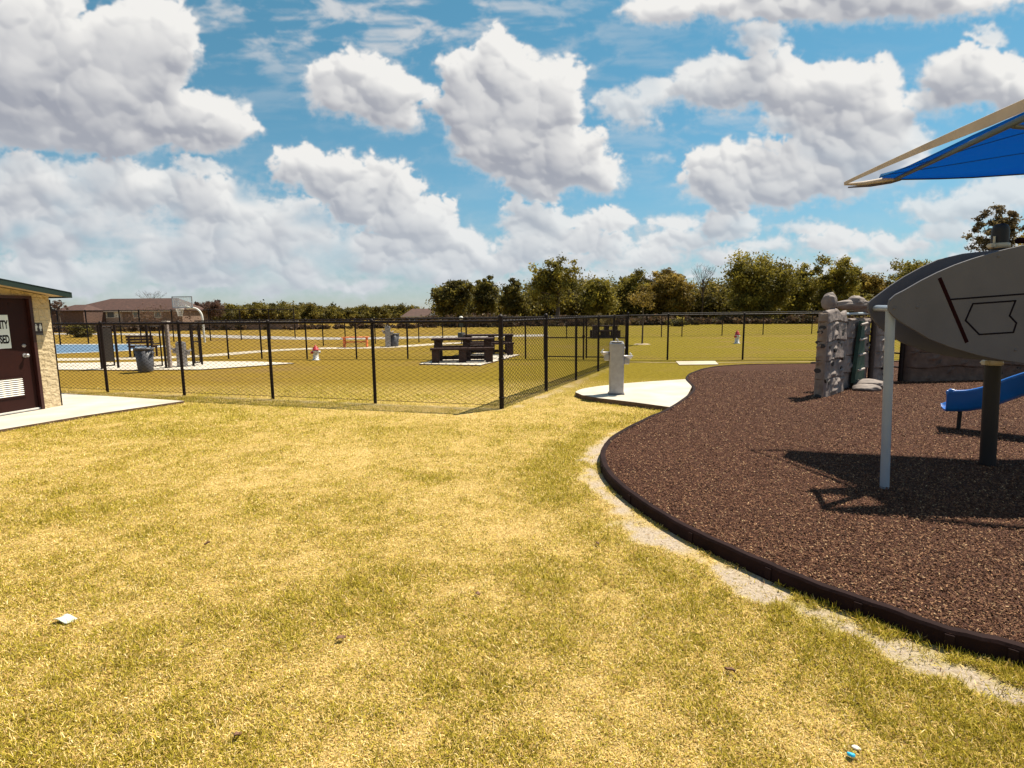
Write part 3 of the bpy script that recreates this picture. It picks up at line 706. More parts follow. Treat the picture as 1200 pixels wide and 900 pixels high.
# ------------------------------------------------------------------ restroom building
def make_building():
    c = G(72, 475.5, .045); f0 = G(45, 480, .045)
    d = (c-f0); d.z = 0; d.normalize()                         # along the door wall, away from the camera
    n = Vector((d.y, -d.x, 0))                                 # out of the wall, to the right
    if n.x < 0: n = -n
    ang = math.atan2(d.y, d.x)
    t = empty('restroom_building', (c.x, c.y, 0), ang, 'tan block restroom building with dark green roof edge and maroon door', 'building')
    # local frame: x along the wall away from the camera (corner = 0), y to the left of it = into the building
    wz = .045
    def lz(px, py, off=0.0):
        q = ONPLANE(px, py, c+n*off, d); return (Vector((q.x, q.y, 0))-Vector((c.x, c.y, 0))).dot(d), q.z
    xd1, ztop = lz(33, 350); xdf, _ = lz(46, 480)
    x_open1 = (xd1+xdf)/2; x_open0 = x_open1-1.02; z_open = ztop
    slope = -.165; ze = lz(58, 347)[1]                         # wall height at the corner
    def roof_z(x): return ze+slope*x
    LEN, DEP = 5.2, 4.2
    mid = -LEN/2
    def top(x): return ze+slope*max(x, -LEN-x if x < mid else x)
    wall = mat('split_face_block', (.62, .505, .335), .92, .12, 9, .05, 13, c2=(.50, .395, .25), spec=.1)
    nt = wall.node_tree; bs = nt.nodes['Principled BSDF']
    tcw = nt.nodes.new('ShaderNodeTexCoord'); sx_ = nt.nodes.new('ShaderNodeSeparateXYZ'); cx_ = nt.nodes.new('ShaderNodeCombineXYZ')
    nt.links.new(tcw.outputs['Object'], sx_.inputs[0]); nt.links.new(sx_.outputs[0], cx_.inputs[0]); nt.links.new(sx_.outputs[2], cx_.inputs[1])
    bk = nt.nodes.new('ShaderNodeTexBrick'); bk.inputs['Scale'].default_value = 1; bk.inputs['Brick Width'].default_value = .40; bk.inputs['Row Height'].default_value = .20; bk.inputs['Mortar Size'].default_value = .006
    bk.inputs['Color1'].default_value = (1, 1, 1, 1); bk.inputs['Color2'].default_value = (.9, .9, .88, 1); bk.inputs['Mortar'].default_value = (.72, .70, .66, 1)
    nt.links.new(cx_.outputs[0], bk.inputs['Vector'])
    mm = nt.nodes.new('ShaderNodeMix'); mm.data_type = 'RGBA'; mm.blend_type = 'MULTIPLY'; mm.inputs['Factor'].default_value = 1
    old = bs.inputs['Base Color'].links[0].from_socket; nt.links.new(old, mm.inputs['A']); nt.links.new(bk.outputs['Color'], mm.inputs['B']); nt.links.new(mm.outputs['Result'], bs.inputs['Base Color'])
    w = MB(); th = .2
    def seg(x0, x1, z0, z1a, z1b):
        w.add([(x0, 0, z0), (x1, 0, z0), (x1, 0, z1b), (x0, 0, z1a), (x0, th, z0), (x1, th, z0), (x1, th, z1b), (x0, th, z1a)],
              [(0, 1, 2, 3), (7, 6, 5, 4), (0, 4, 5, 1), (3, 2, 6, 7), (1, 5, 6, 2), (0, 3, 7, 4)])
    fr = .05
    seg(x_open1+fr, 0, wz-.06, top(x_open1+fr), top(0))
    seg(x_open0-fr, x_open1+fr, z_open+fr, top(x_open0-fr), top(x_open1+fr))
    seg(mid, x_open0-fr, wz-.06, top(mid), top(x_open0-fr)); seg(-LEN, mid, wz-.06, top(-LEN), top(mid))
    # far side, camera side, rear
    w.box((-th/2-.001, DEP/2+th/2+.001, (top(0)+wz)/2-.06), (th-.002, DEP-th, top(0)-wz))
    w.box((-LEN+th/2+.001, DEP/2+th/2+.001, (top(0)+wz)/2-.06), (th-.002, DEP-th, top(0)-wz))
    w.box((-LEN/2, DEP+th/2+.002, (top(0)+wz)/2-.06), (LEN, th, top(0)-wz))
    w.build('wall', wall, t)
    # roof slab with overhangs, green fascia, tan soffit
    ov, oe, thk = .33, .12, .04
    r = MB()
    for x0, x1 in ((mid, oe), (-LEN-oe, mid)):
        z0, z1 = top(x0) if x0 > -LEN else top(-LEN)+slope*oe, (top(0)+slope*oe if x1 > 0 else top(x1))
        r.prism([(x0, -ov, z0+.012), (x1, -ov, z1+.012), (x1, DEP+.4, z1+.012), (x0, DEP+.4, z0+.012)], (0, 0, thk))
    rf = r.build('roof', SOFFIT, t)
    fa = MB()
    for x0, x1 in ((mid, oe+.002), (-LEN-oe, mid)):
        z0, z1 = top(x0) if x0 > -LEN else top(-LEN)+slope*oe, (top(0)+slope*oe if x1 > 0 else top(x1))
        fa.prism([(x0, -ov-.022, z0-.015), (x1, -ov-.022, z1-.015), (x1, -ov-.022, z1+.085), (x0, -ov-.022, z0+.085)], (0, .02, 0))
        fa.prism([(x0, -ov-.022, z0+.056), (x1, -ov-.022, z1+.056), (x1, DEP+.4, z1+.056), (x0, DEP+.4, z0+.056)], (0, 0, .03))
    fa.prism([(oe+.003, -ov-.02, top(0)+slope*oe-.015), (oe+.003, DEP+.4, top(0)+slope*oe-.015), (oe+.003, DEP+.4, top(0)+slope*oe+.082), (oe+.003, -ov-.02, top(0)+slope*oe+.082)], (.02, 0, 0))
    f = fa.build('fascia', GREENROOF, rf)
    # door frame and door
    fm = MB()
    fm.box((x_open1+fr/2, .03, (z_open+wz)/2), (fr, .14, z_open-wz)); fm.box((x_open0-fr/2, .03, (z_open+wz)/2), (fr, .14, z_open-wz))
    fm.box(((x_open0+x_open1)/2, .03, z_open+fr/2), (x_open1-x_open0+2*fr, .14, fr))
    fm.build('door_frame', FRAMEM, t)
    dw = x_open1-x_open0-.012; dc = (x_open0+x_open1)/2
    dm = MB()
    dm.box((dc, .045, (z_open+wz)/2+.012), (dw, .045, z_open-wz-.035), bev=.004)
    door = dm.build('door', DOORM, t)
    tag(door, 'maroon steel door with louvred vent')
    def loc(px, py, y=0.0): 
        a, b = lz(px, py, 0.0); return a, b
    hx, hz = loc(30, 416.5); bx, bz = loc(29, 405)
    MB().tube([(hx, .02, hz), (hx, -.025, hz)], .012, 10).lathe([(.031, 0), (.031, .006), (.026, .008)], (0, 0, 0), 16).build('spare', STEEL, door) if False else None
    kb = MB(); kb.tube([(hx, .022, hz), (hx, .012, hz)], .036, 18); kb.tube([(hx, .012, hz), (hx, -.03, hz)], .013, 12)
    kb.tube([(hx, -.026, hz), (hx, -.034, hz), (hx, -.05, hz), (hx, -.062, hz), (hx, -.068, hz)], [.020, .029, .032, .024, .008], 16)
    kb.build('door_knob', STEEL, door)
    MB().tube([(bx, .022, bz), (bx, .008, bz), (bx, .002, bz)], [.031, .029, .020], 16).build('deadbolt', STEEL, door)
    lx1, lzt = loc(27, 442.5); _, lzb = loc(27, 463.5); lx0 = x_open0+.16
    lf = MB()
    for zc in (lzt+.012, lzb-.012): lf.box(((lx0+lx1)/2, .018, zc), (lx1-lx0+.05, .02, .024))
    for xc in (lx0-.012, lx1+.012): lf.box((xc, .018, (lzt+lzb)/2), (.024, .02, lzt-lzb))
    vent = lf.build('louver_frame', DOORM, door)
    ls = MB(); k = 9
    for i in range(k):
        z = lzb+(i+.5)*(lzt-lzb)/k
        ls.box(((lx0+lx1)/2, .016, z), (lx1-lx0, .022, .006), mtx=Matrix.Rotation(.75, 3, 'X'))
    ls.box(((lx0+lx1)/2, .0225, (lzt+lzb)/2), (lx1-lx0, .003, lzt-lzb))
    ls.build('louver', mat('silver_louver', (.50, .48, .46), .45, .1, metal=.3), vent)
    MB().box((dc, .005, wz+.022), (dw, .03, .032), bev=.004).build('door_sweep', mat('pale_sweep', (.62, .60, .57), .5, .1), door)
    MB().box((dc, .03, wz+.004), (dw, .12, .008)).build('threshold', BLACK, t)
    vx, vz = loc(11, 356); MB().tube([(vx, .0225, vz), (vx, .012, vz)], .012, 10).build('door_viewer', BLACK, door)
    dp = MB().tube([(.03, .04, wz-.04), (.03, .04, top(0)-.06)], .022, 8).build('downpipe', BLACK, t)
    # notice and sign hang on the building: things of their own
    def place(name, x, y, z, label, cat):
        o = empty(name, (0, 0, 0), ang, label, cat); o.location = Vector((c.x, c.y, 0))+d*x-n*y+Vector((0, 0, z)); return o
    nx1, nzt = loc(10.5, 369); nx1b, nzb = loc(14, 408)
    nw, nh = .40, nzt-nzb
    s = place('paper_notice', (nx1+nx1b)/2-nw/2, .0205, (nzt+nzb)/2, 'white paper notice with bold black capitals taped to the maroon door', 'notice')
    MB().box((0, -.001, 0), (nw, .002, nh)).build('sheet', mat('white_paper', (.66, .72, .73), .7, .04), s)
    def text(body, size, x, z, parent, m, right=True, sx=1.0, name='lettering'):
        cu = bpy.data.curves.new('lettering', 'FONT'); cu.body = body; cu.size = size; cu.align_x = 'RIGHT' if right else 'CENTER'; cu.align_y = 'CENTER'
        cu.offset = size*.034; cu.extrude = .0008
        o = bpy.data.objects.new('tmp', cu); me = bpy.data.meshes.new_from_object(o); bpy.data.objects.remove(o); me.name = name
        wtx = max(v.co.x for v in me.vertices)-min(v.co.x for v in me.vertices); sx = sx/wtx
        me.materials.append(m); q = bpy.data.objects.new(name, me); COL.objects.link(q); q.parent = parent
        q.location = (x, -.0032, z); q.rotation_euler = (R(90), 0, 0); q.scale = (sx, 1, 1)
        return q
    text('FACILITY', nh*.34, nw/2-.016, nh*.20, s, INK, sx=.335); text('CLOSED', nh*.34, nw/2-.016, -nh*.24, s, INK, sx=.31)
    px0, pzt = loc(38.5, 378.5); px1, pzb = loc(50.5, 392.5)
    pw = abs(px1-px0); ph = pzt-pzb
    p = place('restroom_sign', (px0+px1)/2, -.002, (pzt+pzb)/2, 'small black plaque with two white figures on the tan block wall', 'sign')
    MB().box((0, -.004, 0), (pw, .008, ph), bev=.002).build('plaque', PLAQUE, p)
    for k_, sg in enumerate((-1, 1)):
        fg = MB(); x = sg*pw*.25; s_ = ph*.5
        fg.lathe([(.001, 0), (s_*.095, .001), (.001, .002)], (0, 0, 0), 12) if False else None
        cz = ph*.06
        fg.prism([(x+s_*.10*math.cos(q*math.pi/6), -.0085, cz+s_*.62+s_*.10*math.sin(q*math.pi/6)) for q in range(12)], (0, -.001, 0))
        if sg < 0: body = [(-.20, .47), (.20, .47), (.24, .10), (.16, .10), (.14, .34), (.13, -.45), (.02, -.45), (.0, .0), (-.02, -.45), (-.13, -.45), (-.14, .34), (-.16, .10), (-.24, .10)]
        else: body = [(-.14, .47), (.14, .47), (.26, .10), (.19, .08), (.13, .30), (.22, -.12), (.09, -.12), (.09, -.45), (.02, -.45), (.0, -.12), (-.02, -.45), (-.09, -.45), (-.09, -.12), (-.22, -.12), (-.13, .30), (-.19, .08), (-.26, .10)]
        fg.prism([(x+a*s_, -.0085, cz+b*s_) for a, b in body], (0, -.001, 0))
        fg.build('figure', WHITE, p)
    MB().box((0, -.0088, -ph*.42), (pw*.86, .001, ph*.05)).build('braille_strip', mat('grey_strip', (.2, .2, .2), .5, .05), p)
make_building()

# ------------------------------------------------------------------ drinking fountains
def make_fountain(loc, rz, label, h=.98, arms=True):
    t = empty('drinking_fountain', loc, rz, label, 'drinking fountain', 'grey metal drinking fountains')
    p = MB(); p.box((0, 0, h/2), (.27, .22, h), bev=.025); p.build('pedestal', STEEL, t)
    MB().box((0, 0, .012), (.30, .25, .024), bev=.004).build('foot_plate', mat('dark_foot', (.12, .11, .12), .5, .1), t)
    def bowl(cx, cy, z, dx, dy):
        b = MB(); L = .12
        b.box((cx+dx*L*.45, cy+dy*L*.45, z-.075), (.10 if dy else L*.9, L*.9 if dy else .13, .13), bev=.02)
        o = b.build('arm', STEEL, t)
        q = MB(); c = (cx+dx*.075, cy+dy*.075, z)
        q.lathe([(.04, -.05), (.085, -.012), (.100, .012), (.100, .022), (.090, .020), (.07, .004), (.03, -.012)], c, 20)
        q.build('bowl', STEEL, o)
        s = MB(); c2 = Vector((cx+dx*.14, cy+dy*.14, z)); s.tube([c2+Vector((0, 0, .0)), c2+Vector((0, 0, .05)), c2+Vector((-dx*.03, -dy*.03, .072))], .012, 8)
        s.build('spout', WHITE, o)
        b2 = MB(); b2.tube([(cx+dx*.06, -.06, z-.07), (cx+dx*.06, -.085, z-.07)], .018, 8); b2.build('push_button', STEEL, o)
    bowl(-.13, 0, h-.20, -1, 0)
    if arms: bowl(.13, 0, h-.27, 1, 0)
    top = MB(); top.lathe([(.05, h-.005), (.115, h+.005), (.125, h+.02), (.11, h+.018), (.03, h+.006)], (0, 0, 0), 20); tp = top.build('bowl', STEEL, t)
    MB().tube([(.02, 0, h), (.02, 0, h+.05), (-.015, 0, h+.07)], .011, 8).build('spout', STEEL, tp)
    pb = MB(); pb.tube([(.135, -.05, h-.10), (.155, -.05, h-.10)], .018, 8); pb.build('push_button', STEEL, t)
    return t
fl = G(722, 461.5, .085)
make_fountain(fl, R(-8), 'grey metal drinking fountain with side bowls on the white concrete pad by the bark')
make_fountain(G(214, 429.5, .03), R(20), 'small grey drinking fountain on the left concrete pad behind the fence', .78)
make_fountain(G(455, 406.5, .0), R(10), 'small grey fountain beside a dark bin on the far path', 1.0)

# ------------------------------------------------------------------ bins
def make_bin(loc, label, m, h=.82, r=.30):
    t = empty('trash_can', loc, 0, label, 'trash can')
    MB().lathe([(r*.82, 0), (r*.84, .02), (r, h*.93), (r*.98, h*.93), (r*.8, .03)], n=22).build('body', m, t)
    MB().lathe([(r*.98, h*.90), (r*1.08, h*.91), (r*1.10, h*.95), (r*1.08, h), (r*.97, h), (r*.95, h*.92)], n=22).build('rim', m, t)
    for s in (-1, 1): MB().box((s*r*1.08, 0, h*.78), (.04, .14, .05), bev=.008).build('handle', m, t)
    return t
make_bin(G(171, 435, .03), 'grey round trash can on the left concrete pad', GREYBIN, .70, .235)
make_bin(G(461, 406, .0), 'dark bin beside the small fountain on the far path', mat('dark_bin', (.07, .07, .085), .5, .1), .66, .30)

# ------------------------------------------------------------------ picnic tables
def make_table(loc, rz, label, L=1.95):
    t = empty('picnic_table', loc, rz, label, 'picnic table', 'brown plank picnic tables')
    tp = MB()
    for i in range(5): tp.box((0, -.30+i*.15, .735), (L, .138, .06), bev=.006)
    tp.build('tabletop', RECYC, t)
    for s in (-1, 1):
        b = MB()
        for i in range(2): b.box((0, s*.68+(-.075+i*.15), .44), (L, .138, .07), bev=.006)
        bo = b.build('bench', RECYC, t)
        for x in (-L*.42, 0, L*.42): MB().box((x, s*.68, .2), (.24, .22, .40), bev=.012).build('bench_leg', RECYC, bo)
    for x in (-L*.40, L*.06, L*.40): MB().box((x, 0, .35), (.26, .36, .70), bev=.012).build('table_leg', RECYC, t)
    MB().box((0, 0, .10), (L*.8, .10, .12), bev=.006).build('stretcher', RECYC, t)
    return t
q = (G(563, 427, .035)+G(513, 426, .035))/2
make_table(Vector((G(541.5, 425).x, 18.7, .035)), R(3), 'front brown picnic table on the small concrete pad inside the fence', 2.1)
make_table(Vector((G(571, 418.5).x, 21.6, .035)), R(3), 'rear brown picnic table partly behind the other on the pad', 1.95)
make_table(Vector((G(706, 395).x, 34.5, 0)), R(4), 'distant dark picnic table beyond the double gate', 1.6)

# ------------------------------------------------------------------ dog park hydrants
def make_hydrant(loc, label, h=.62):
    t = empty('fire_hydrant', loc, R(30), label, 'hydrant', 'white hydrants with red tops')
    MB().lathe([(.15, 0), (.15, .03), (.105, .04), (.10, h*.55), (.115, h*.58), (.115, h*.62), (.10, h*.64)], n=16).build('barrel', WHITE, t)
    MB().lathe([(.10, h*.64), (.125, h*.66), (.125, h*.69), (.105, h*.72), (.085, h*.84), (.05, h*.91), (.028, h*.93), (.028, h), (.01, h+.005)], n=16).build('bonnet', RED, t)
    for s in (-1, 1): MB().tube([(s*.08, 0, h*.52), (s*.17, 0, h*.52)], [.05, .055], 10).build('nozzle', RED if s < 0 else WHITE, t)
    return t
make_hydrant(G(370.5, 422), 'white hydrant with red top on the golden grass left of the picnic tables', .55)
make_hydrant(G(863.5, 402.5), 'white hydrant with red top on the green field beyond the right fence', .66)
# waste bag station
def make_station():
    t = empty('waste_bag_station', G(541, 403), 0, 'slim post with pale cap and dark bin behind the picnic tables', 'waste station')
    MB().tube([(0, 0, 0), (0, 0, 1.3)], .03, 8).build('post', BLACK, t)
    MB().lathe([(.02, 1.28), (.10, 1.31), (.12, 1.38), (.08, 1.46), (.01, 1.48)], n=14).build('cap', mat('pale_cap', (.6, .6, .58), .5, .05), t)
    MB().box((0, -.07, 1.05), (.20, .10, .30), bev=.01).build('bag_box', mat('dark_box', (.03, .04, .035), .5, .1), t)
    MB().lathe([(.18, .18), (.20, .2), (.20, .60), (.18, .61), (.16, .22)], (0, -.02, 0), 14).build('bin', mat('dark_box_2', (.035, .04, .04), .5, .1), t)
make_station()
def make_bench(loc, rz, label, m, L=1.6, name='park_bench'):
    t = empty(name, loc, rz, label, 'bench')
    for (nm, y, z, dy, dz, k) in (('seat', 0, .45, .42, .04, 3), ('backrest', .24, .72, .04, .36, 3)):
        b = MB()
        for i in range(k):
            f = (i-(k-1)/2)/k
            b.box((0, y+(dy*f if dy > .1 else f*.05), z+(dz*f if dz > .1 else 0)), (L, dy/k*.86 if dy > .1 else dy, dz/k*.8 if dz > .1 else dz), bev=.006)
        b.build(nm, m, t)
    for s in (-1, 1):
        l = MB(); l.box((s*L*.42, -.15, .215), (.06, .06, .43)); l.box((s*L*.42, .20, .44), (.06, .06, .88)); l.box((s*L*.42, .02, .40), (.055, .34, .05)); l.build('leg', m, t)
    return t
def make_orange():
    t = empty('park_bench', G(417, 407), R(6), 'low orange backless bench on the far path', 'bench')
    s = MB(); 
    for i in range(3): s.box((0, -.16+i*.16, .50), (1.3, .14, .04), bev=.006)
    s.build('seat', ORANGE, t)
    MB().box((0, 0, .27), (1.1, .06, .06)).build('stretcher', ORANGE, t)
    for x in (-.55, .55): MB().box((x, 0, .24), (.07, .36, .48), bev=.006).build('leg', ORANGE, t)
make_orange()
make_bench(G(169, 418), R(190), 'dark slatted bench behind the grey trash can', RECYC, 1.0)
def make_post():
    t = empty('marker_post', G(199.5, 431, .03), 0, 'pale square post on the left pad beside the walk gates', 'post')
    MB().box((0, 0, .72), (.10, .10, 1.44), bev=.012).build('shaft', mat('pale_post', (.26, .21, .19), .7, .12), t)
    MB().prism([(-.085, -.085, 1.441), (.085, -.085, 1.441), (.085, .085, 1.441), (-.085, .085, 1.441)], (0, 0, .03)).build('cap', mat('pale_post_cap', (.5, .45, .42), .7, .1), t)
make_post()

# ------------------------------------------------------------------ basketball hoop
def make_hoop():
    D = 34.0; b = AT(240, 400, D); b.z = 0
    t = empty('basketball_hoop', b, 0, 'basketball hoop with clear backboard on a white gooseneck pole', 'basketball hoop')
    def P(px, py, dd=0.0): 
        q = AT(px, py, D+dd); return q-b
    p = [Vector((0, 0, 0)), P(238.5, 386), P(237.6, 376), P(236.0, 368), P(232, 363), P(227, 361), P(219, 361.5)]
    MB().tube([p[0]]+smooth_poly(p[1:], 5, False), .058, 12).build('pole', WHITE, t)
    a, c = P(203, 348), P(227, 360.5); w, h = c.x-a.x, a.z-c.z; cx, cz = (a.x+c.x)/2, (a.z+c.z)/2; yb = -.12
    fr = MB()
    for z in (cz-h/2, cz+h/2): fr.box((cx, yb, z), (w, .05, .05))
    for x in (cx-w/2, cx+w/2): fr.box((x, yb, cz), (.05, .05, h+.05))
    bf = fr.build('backboard_frame', mat('grey_frame', (.30, .31, .34), .5, .1), t)
    m, nt, bs = nodes_of('clear_board'); bs.inputs['Base Color'].default_value = (.75, .82, .86, 1); bs.inputs['Alpha'].default_value = .25; bs.inputs['Roughness'].default_value = .1
    MB().box((cx, yb, cz), (w-.05, .015, h-.05)).build('backboard', m, bf)
    sq = MB(); 
    for z in (cz-h*.38, cz+h*.05): sq.box((cx-.0, yb-.012, z), (.5, .006, .04))
    for x in (cx-.25, cx+.25): sq.box((x, yb-.012, cz-h*.165), (.04, .006, h*.43))
    sq.build('target_square', WHITE, bf)
    rim = MB(); zc = cz-h*.62; rim.tube([(cx+.225*math.cos(k*math.pi/10), yb-.32+.225*math.sin(k*math.pi/10), zc) for k in range(21)], .016, 6, False)
    rim.box((cx, yb-.05, zc), (.16, .1, .05)); rm = rim.build('rim', mat('pale_rim', (.62, .58, .55), .5, .1), t)
    net = MB()
    for k in range(12):
        a0 = k*math.pi/6
        for sg in (-1, 1):
            net.tube([(cx+r_*math.cos(a0+sg*j*.26), yb-.32+r_*math.sin(a0+sg*j*.26), zc-j*.11) for j, r_ in enumerate((.22, .18, .15, .13, .12))], .008, 4, False)
    net.build('net', WHITE, rm)
    MB().tube([P(224, 361), P(217, 358, -.1)], .04, 8).build('brace', WHITE, t)
make_hoop()
# ------------------------------------------------------------------ climbing wall
def rock_slab(name, a, b, h, th, seed, m, parent, zb, n_pock=6, top_var=.12):
    """upright moulded rock panel from ground point a to b (faces to the right of a -> b)"""
    d = (b-a); L = d.length; d = d/L; n = Vector((d.y, -d.x, 0))
    nu, nv = max(8, int(L/.02)), int(h/.013)
    U, V = np.meshgrid(np.linspace(0, L, nu), np.linspace(0, 1, nv))
    hh = h+top_var*fbm(U*1.7, U*0+seed, seed, 3)
    Z = V*hh
    sec = np.floor((Z+.02*np.sin(U*5+seed))/.34); led = ((Z+.02*np.sin(U*5+seed)) % .34)/.34
    bulge = .022*np.sin(sec*2.4+seed)*.5+.014*fbm(U*3, Z*3, seed+5, 3)+.006*fbm(U*12, Z*12, seed+6, 3)+.020*np.clip(1-led*2.2, 0, 1)-.035*(led > .955)
    for k in range(int(L*h*8)+3):
        rs = np.random.RandomState(seed*50+k); cu, cz = rs.uniform(.08, max(.09, L-.08)), rs.uniform(.12, h-.1)
        rr = rs.uniform(.045, .08); zz = Z-cz-rs.uniform(.2, .9)*(U-cu)
        shape = np.exp(-(((U-cu)/rr)**2)**1.5)*np.where(zz > 0, np.exp(-(zz/.010)**2), np.exp(-(zz/.045)**2)); bulge = bulge+rs.uniform(.035, .055)*shape
    edge = np.minimum(np.minimum(U, L-U)/.07, 1); edge = np.minimum(edge, np.minimum((hh-Z)/.06+.2, 1))
    T = th/2*np.sqrt(np.clip(edge, .05, 1))+bulge*np.clip(edge, 0, 1)
    T2 = th/2*np.sqrt(np.clip(edge, .05, 1))+np.flip(bulge, 1)*np.clip(edge, 0, 1)*.7
    mb = MB(); org = Vector((a.x, a.y, zb))-parent.location
    vf = [org+d*U[j, i]+n*T[j, i]+Vector((0, 0, Z[j, i]-.03)) for j in range(nv) for i in range(nu)]
    vb = [org+d*U[j, i]-n*T2[j, i]+Vector((0, 0, Z[j, i]-.03)) for j in range(nv) for i in range(nu)]
    o = nu*nv; f = []
    for j in range(nv-1):
        for i in range(nu-1):
            q = j*nu+i; f += [(q, q+1, q+nu+1, q+nu), (o+q, o+q+nu, o+q+nu+1, o+q+1)]
        q = j*nu; f.append((q, q+nu, o+q+nu, o+q)); q = j*nu+nu-1; f.append((q, o+q, o+q+nu, q+nu))
    for i in range(nu-1):
        q = (nv-1)*nu+i; f.append((q, q+1, o+q+1, o+q))
    mb.add(vf+vb, f, True)
    ob = mb.build(name, m, parent)
    rs = np.random.RandomState(seed+77)
    for k in range(n_pock):
        j, i = rs.randint(3, nv-3), rs.randint(2, nu-2)
        c = org+d*U[j, i]+n*(T[j, i]+.004)+Vector((0, 0, Z[j, i]-.03))
        hb = MB(); r0 = rs.uniform(.036, .055)
        ring = [c+d*r0*1.25*math.cos(q*math.pi/6)+Vector((0, 0, r0*.8*math.sin(q*math.pi/6)))-n*.03 for q in range(12)]
        hb.prism(ring, n*.034); hb.build('pocket', HOLE, ob)
    return ob
def boulder(name, c, r, seed, m, parent):
    bm = bmesh.new(); bmesh.ops.create_icosphere(bm, subdivisions=4, radius=1.0)
    for v in bm.verts:
        p = v.co.copy(); k = 1+.22*float(fbm(np.array([p.x*1.3+seed]), np.array([p.y*1.3+p.z*1.7]), seed, 4)[0])
        v.co = Vector((p.x*r[0]*k, p.y*r[1]*k, p.z*r[2]*k))+Vector(c)-parent.location
    me = bpy.data.meshes.new(name); bm.to_mesh(me); bm.free(); me.materials.append(m)
    for p in me.polygons: p.use_smooth = True
    o = bpy.data.objects.new(name, me); COL.objects.link(o); o.parent = parent
    return o
def make_climber():
    a = G(960, 465.5, ZM); c = G(984, 457.5, ZM); e = G(1020, 449.5, ZM); f = G(1040, 445, ZM)
    t = empty('climbing_wall', (a.x, a.y, ZM), 0, 'moulded grey brown rock climbing wall at the rear of the bark bed', 'climbing wall')
    d = (f-a).normalized(); n = Vector((d.y, -d.x, 0))
    p1 = rock_slab('rock_panel', a, c, 1.58, .13, 21, ROCK, t, ZM, 14)
    endp = rock_slab('rock_panel', a-n*.10+d*.03, a+n*.07-d*.03, 1.52, .09, 22, ROCKL, t, ZM, 6, .05)
    rock_slab('rock_panel', e, f, 1.5, .17, 23, ROCK, t, ZM, 10)
    gp = rock_slab('recessed_panel', c-n*.10, e-n*.10, 1.38, .10, 24, ROCK, t, ZM+.02, 4, .04)
    gq = (c+e)/2-n*.01
    mb = MB(); mb.prism([gq-d*.26+Vector((0, 0, .10))-t.location, gq+d*.26+Vector((0, 0, .10))-t.location, gq+d*.20+Vector((0, 0, .6))-t.location, gq+d*.05+Vector((0, 0, 1.32))-t.location, gq-d*.05+Vector((0, 0, 1.32))-t.location, gq-d*.20+Vector((0, 0, .6))-t.location], n*.07)
    mb.build('green_panel', ROCKG, t)
    MB().tube([Vector((e.x, e.y, -.02))-d*.05-Vector((t.location.x, t.location.y, .06)), Vector((e.x, e.y, 1.58))-d*.05-t.location], .05, 12).build('post', mat('dark_brown_post', (.035, .020, .016), .6, .2), t)
    for k in range(4):
        z = .35+k*.30; c0 = gq+n*.085
        MB().tube([c0-d*.16+Vector((0, 0, z))-t.location, c0+n*.05+Vector((0, 0, z+.03))-t.location, c0+d*.16+Vector((0, 0, z+.015))-t.location], .022, 8).build('hand_hold', mat('pale_hold', (.42, .36, .33), .7, .1), t)
    boulder('rock_ledge', (c+e)/2+n*.22+Vector((0, 0, .08)), (.30, .22, .10), 5, ROCK, t); boulder('rock_ledge', (c+e)/2+n*.30-d*.35+Vector((0, 0, .03)), (.26, .20, .09), 6, ROCK, t)
    q = AT(972, 350, (a.y+c.y)/2); boulder('top_boulder', q+Vector((0, 0, -.06)), (.125, .125, .17), 8, ROCK, t)
    q = AT(999, 357, (c.y+e.y)/2-.2); boulder('top_boulder', q, (.36, .14, .10), 10, ROCK, t)
    q = AT(1003, 355, (c.y+e.y)/2-.2); boulder('top_boulder', q, (.16, .15, .14), 11, ROCK, t)
    q = AT(1014, 361, (c.y+e.y)/2+.2); boulder('top_boulder', q, (.24, .15, .11), 12, ROCK, t)
    zc = AT(1005, 367.5, c.y+.5).z
    MB().tube([Vector((c.x, c.y, zc))-t.location-d*.1, Vector((e.x, e.y, zc))-t.location+d*.1], .028, 10).build('bar', mat('pale_blue_paint', (.36, .43, .50), .4, .05), t)
    g0 = G(1057, 447, ZM); g1 = g0+Vector((4.6, .5, 0))
    rock_slab('low_rock_panel', g0, g1, 1.12, .24, 31, ROCKD, t, ZM, 14, .2)
    for p in (f+d*.02, g0-Vector((.05, 0, 0))):
        MB().tube([Vector((p.x, p.y, -.02))-Vector((t.location.x, t.location.y, .08)), Vector((p.x, p.y, 1.5))-t.location], .045, 10).build('ladder_post', BLACK, t)
    for k in range(4):
        z = .30+k*.30; MB().tube([f+d*.02+Vector((0, 0, z))-t.location, g0+Vector((-.05, 0, z))-t.location], .018, 8).build('rung', BLACK, t)
make_climber()

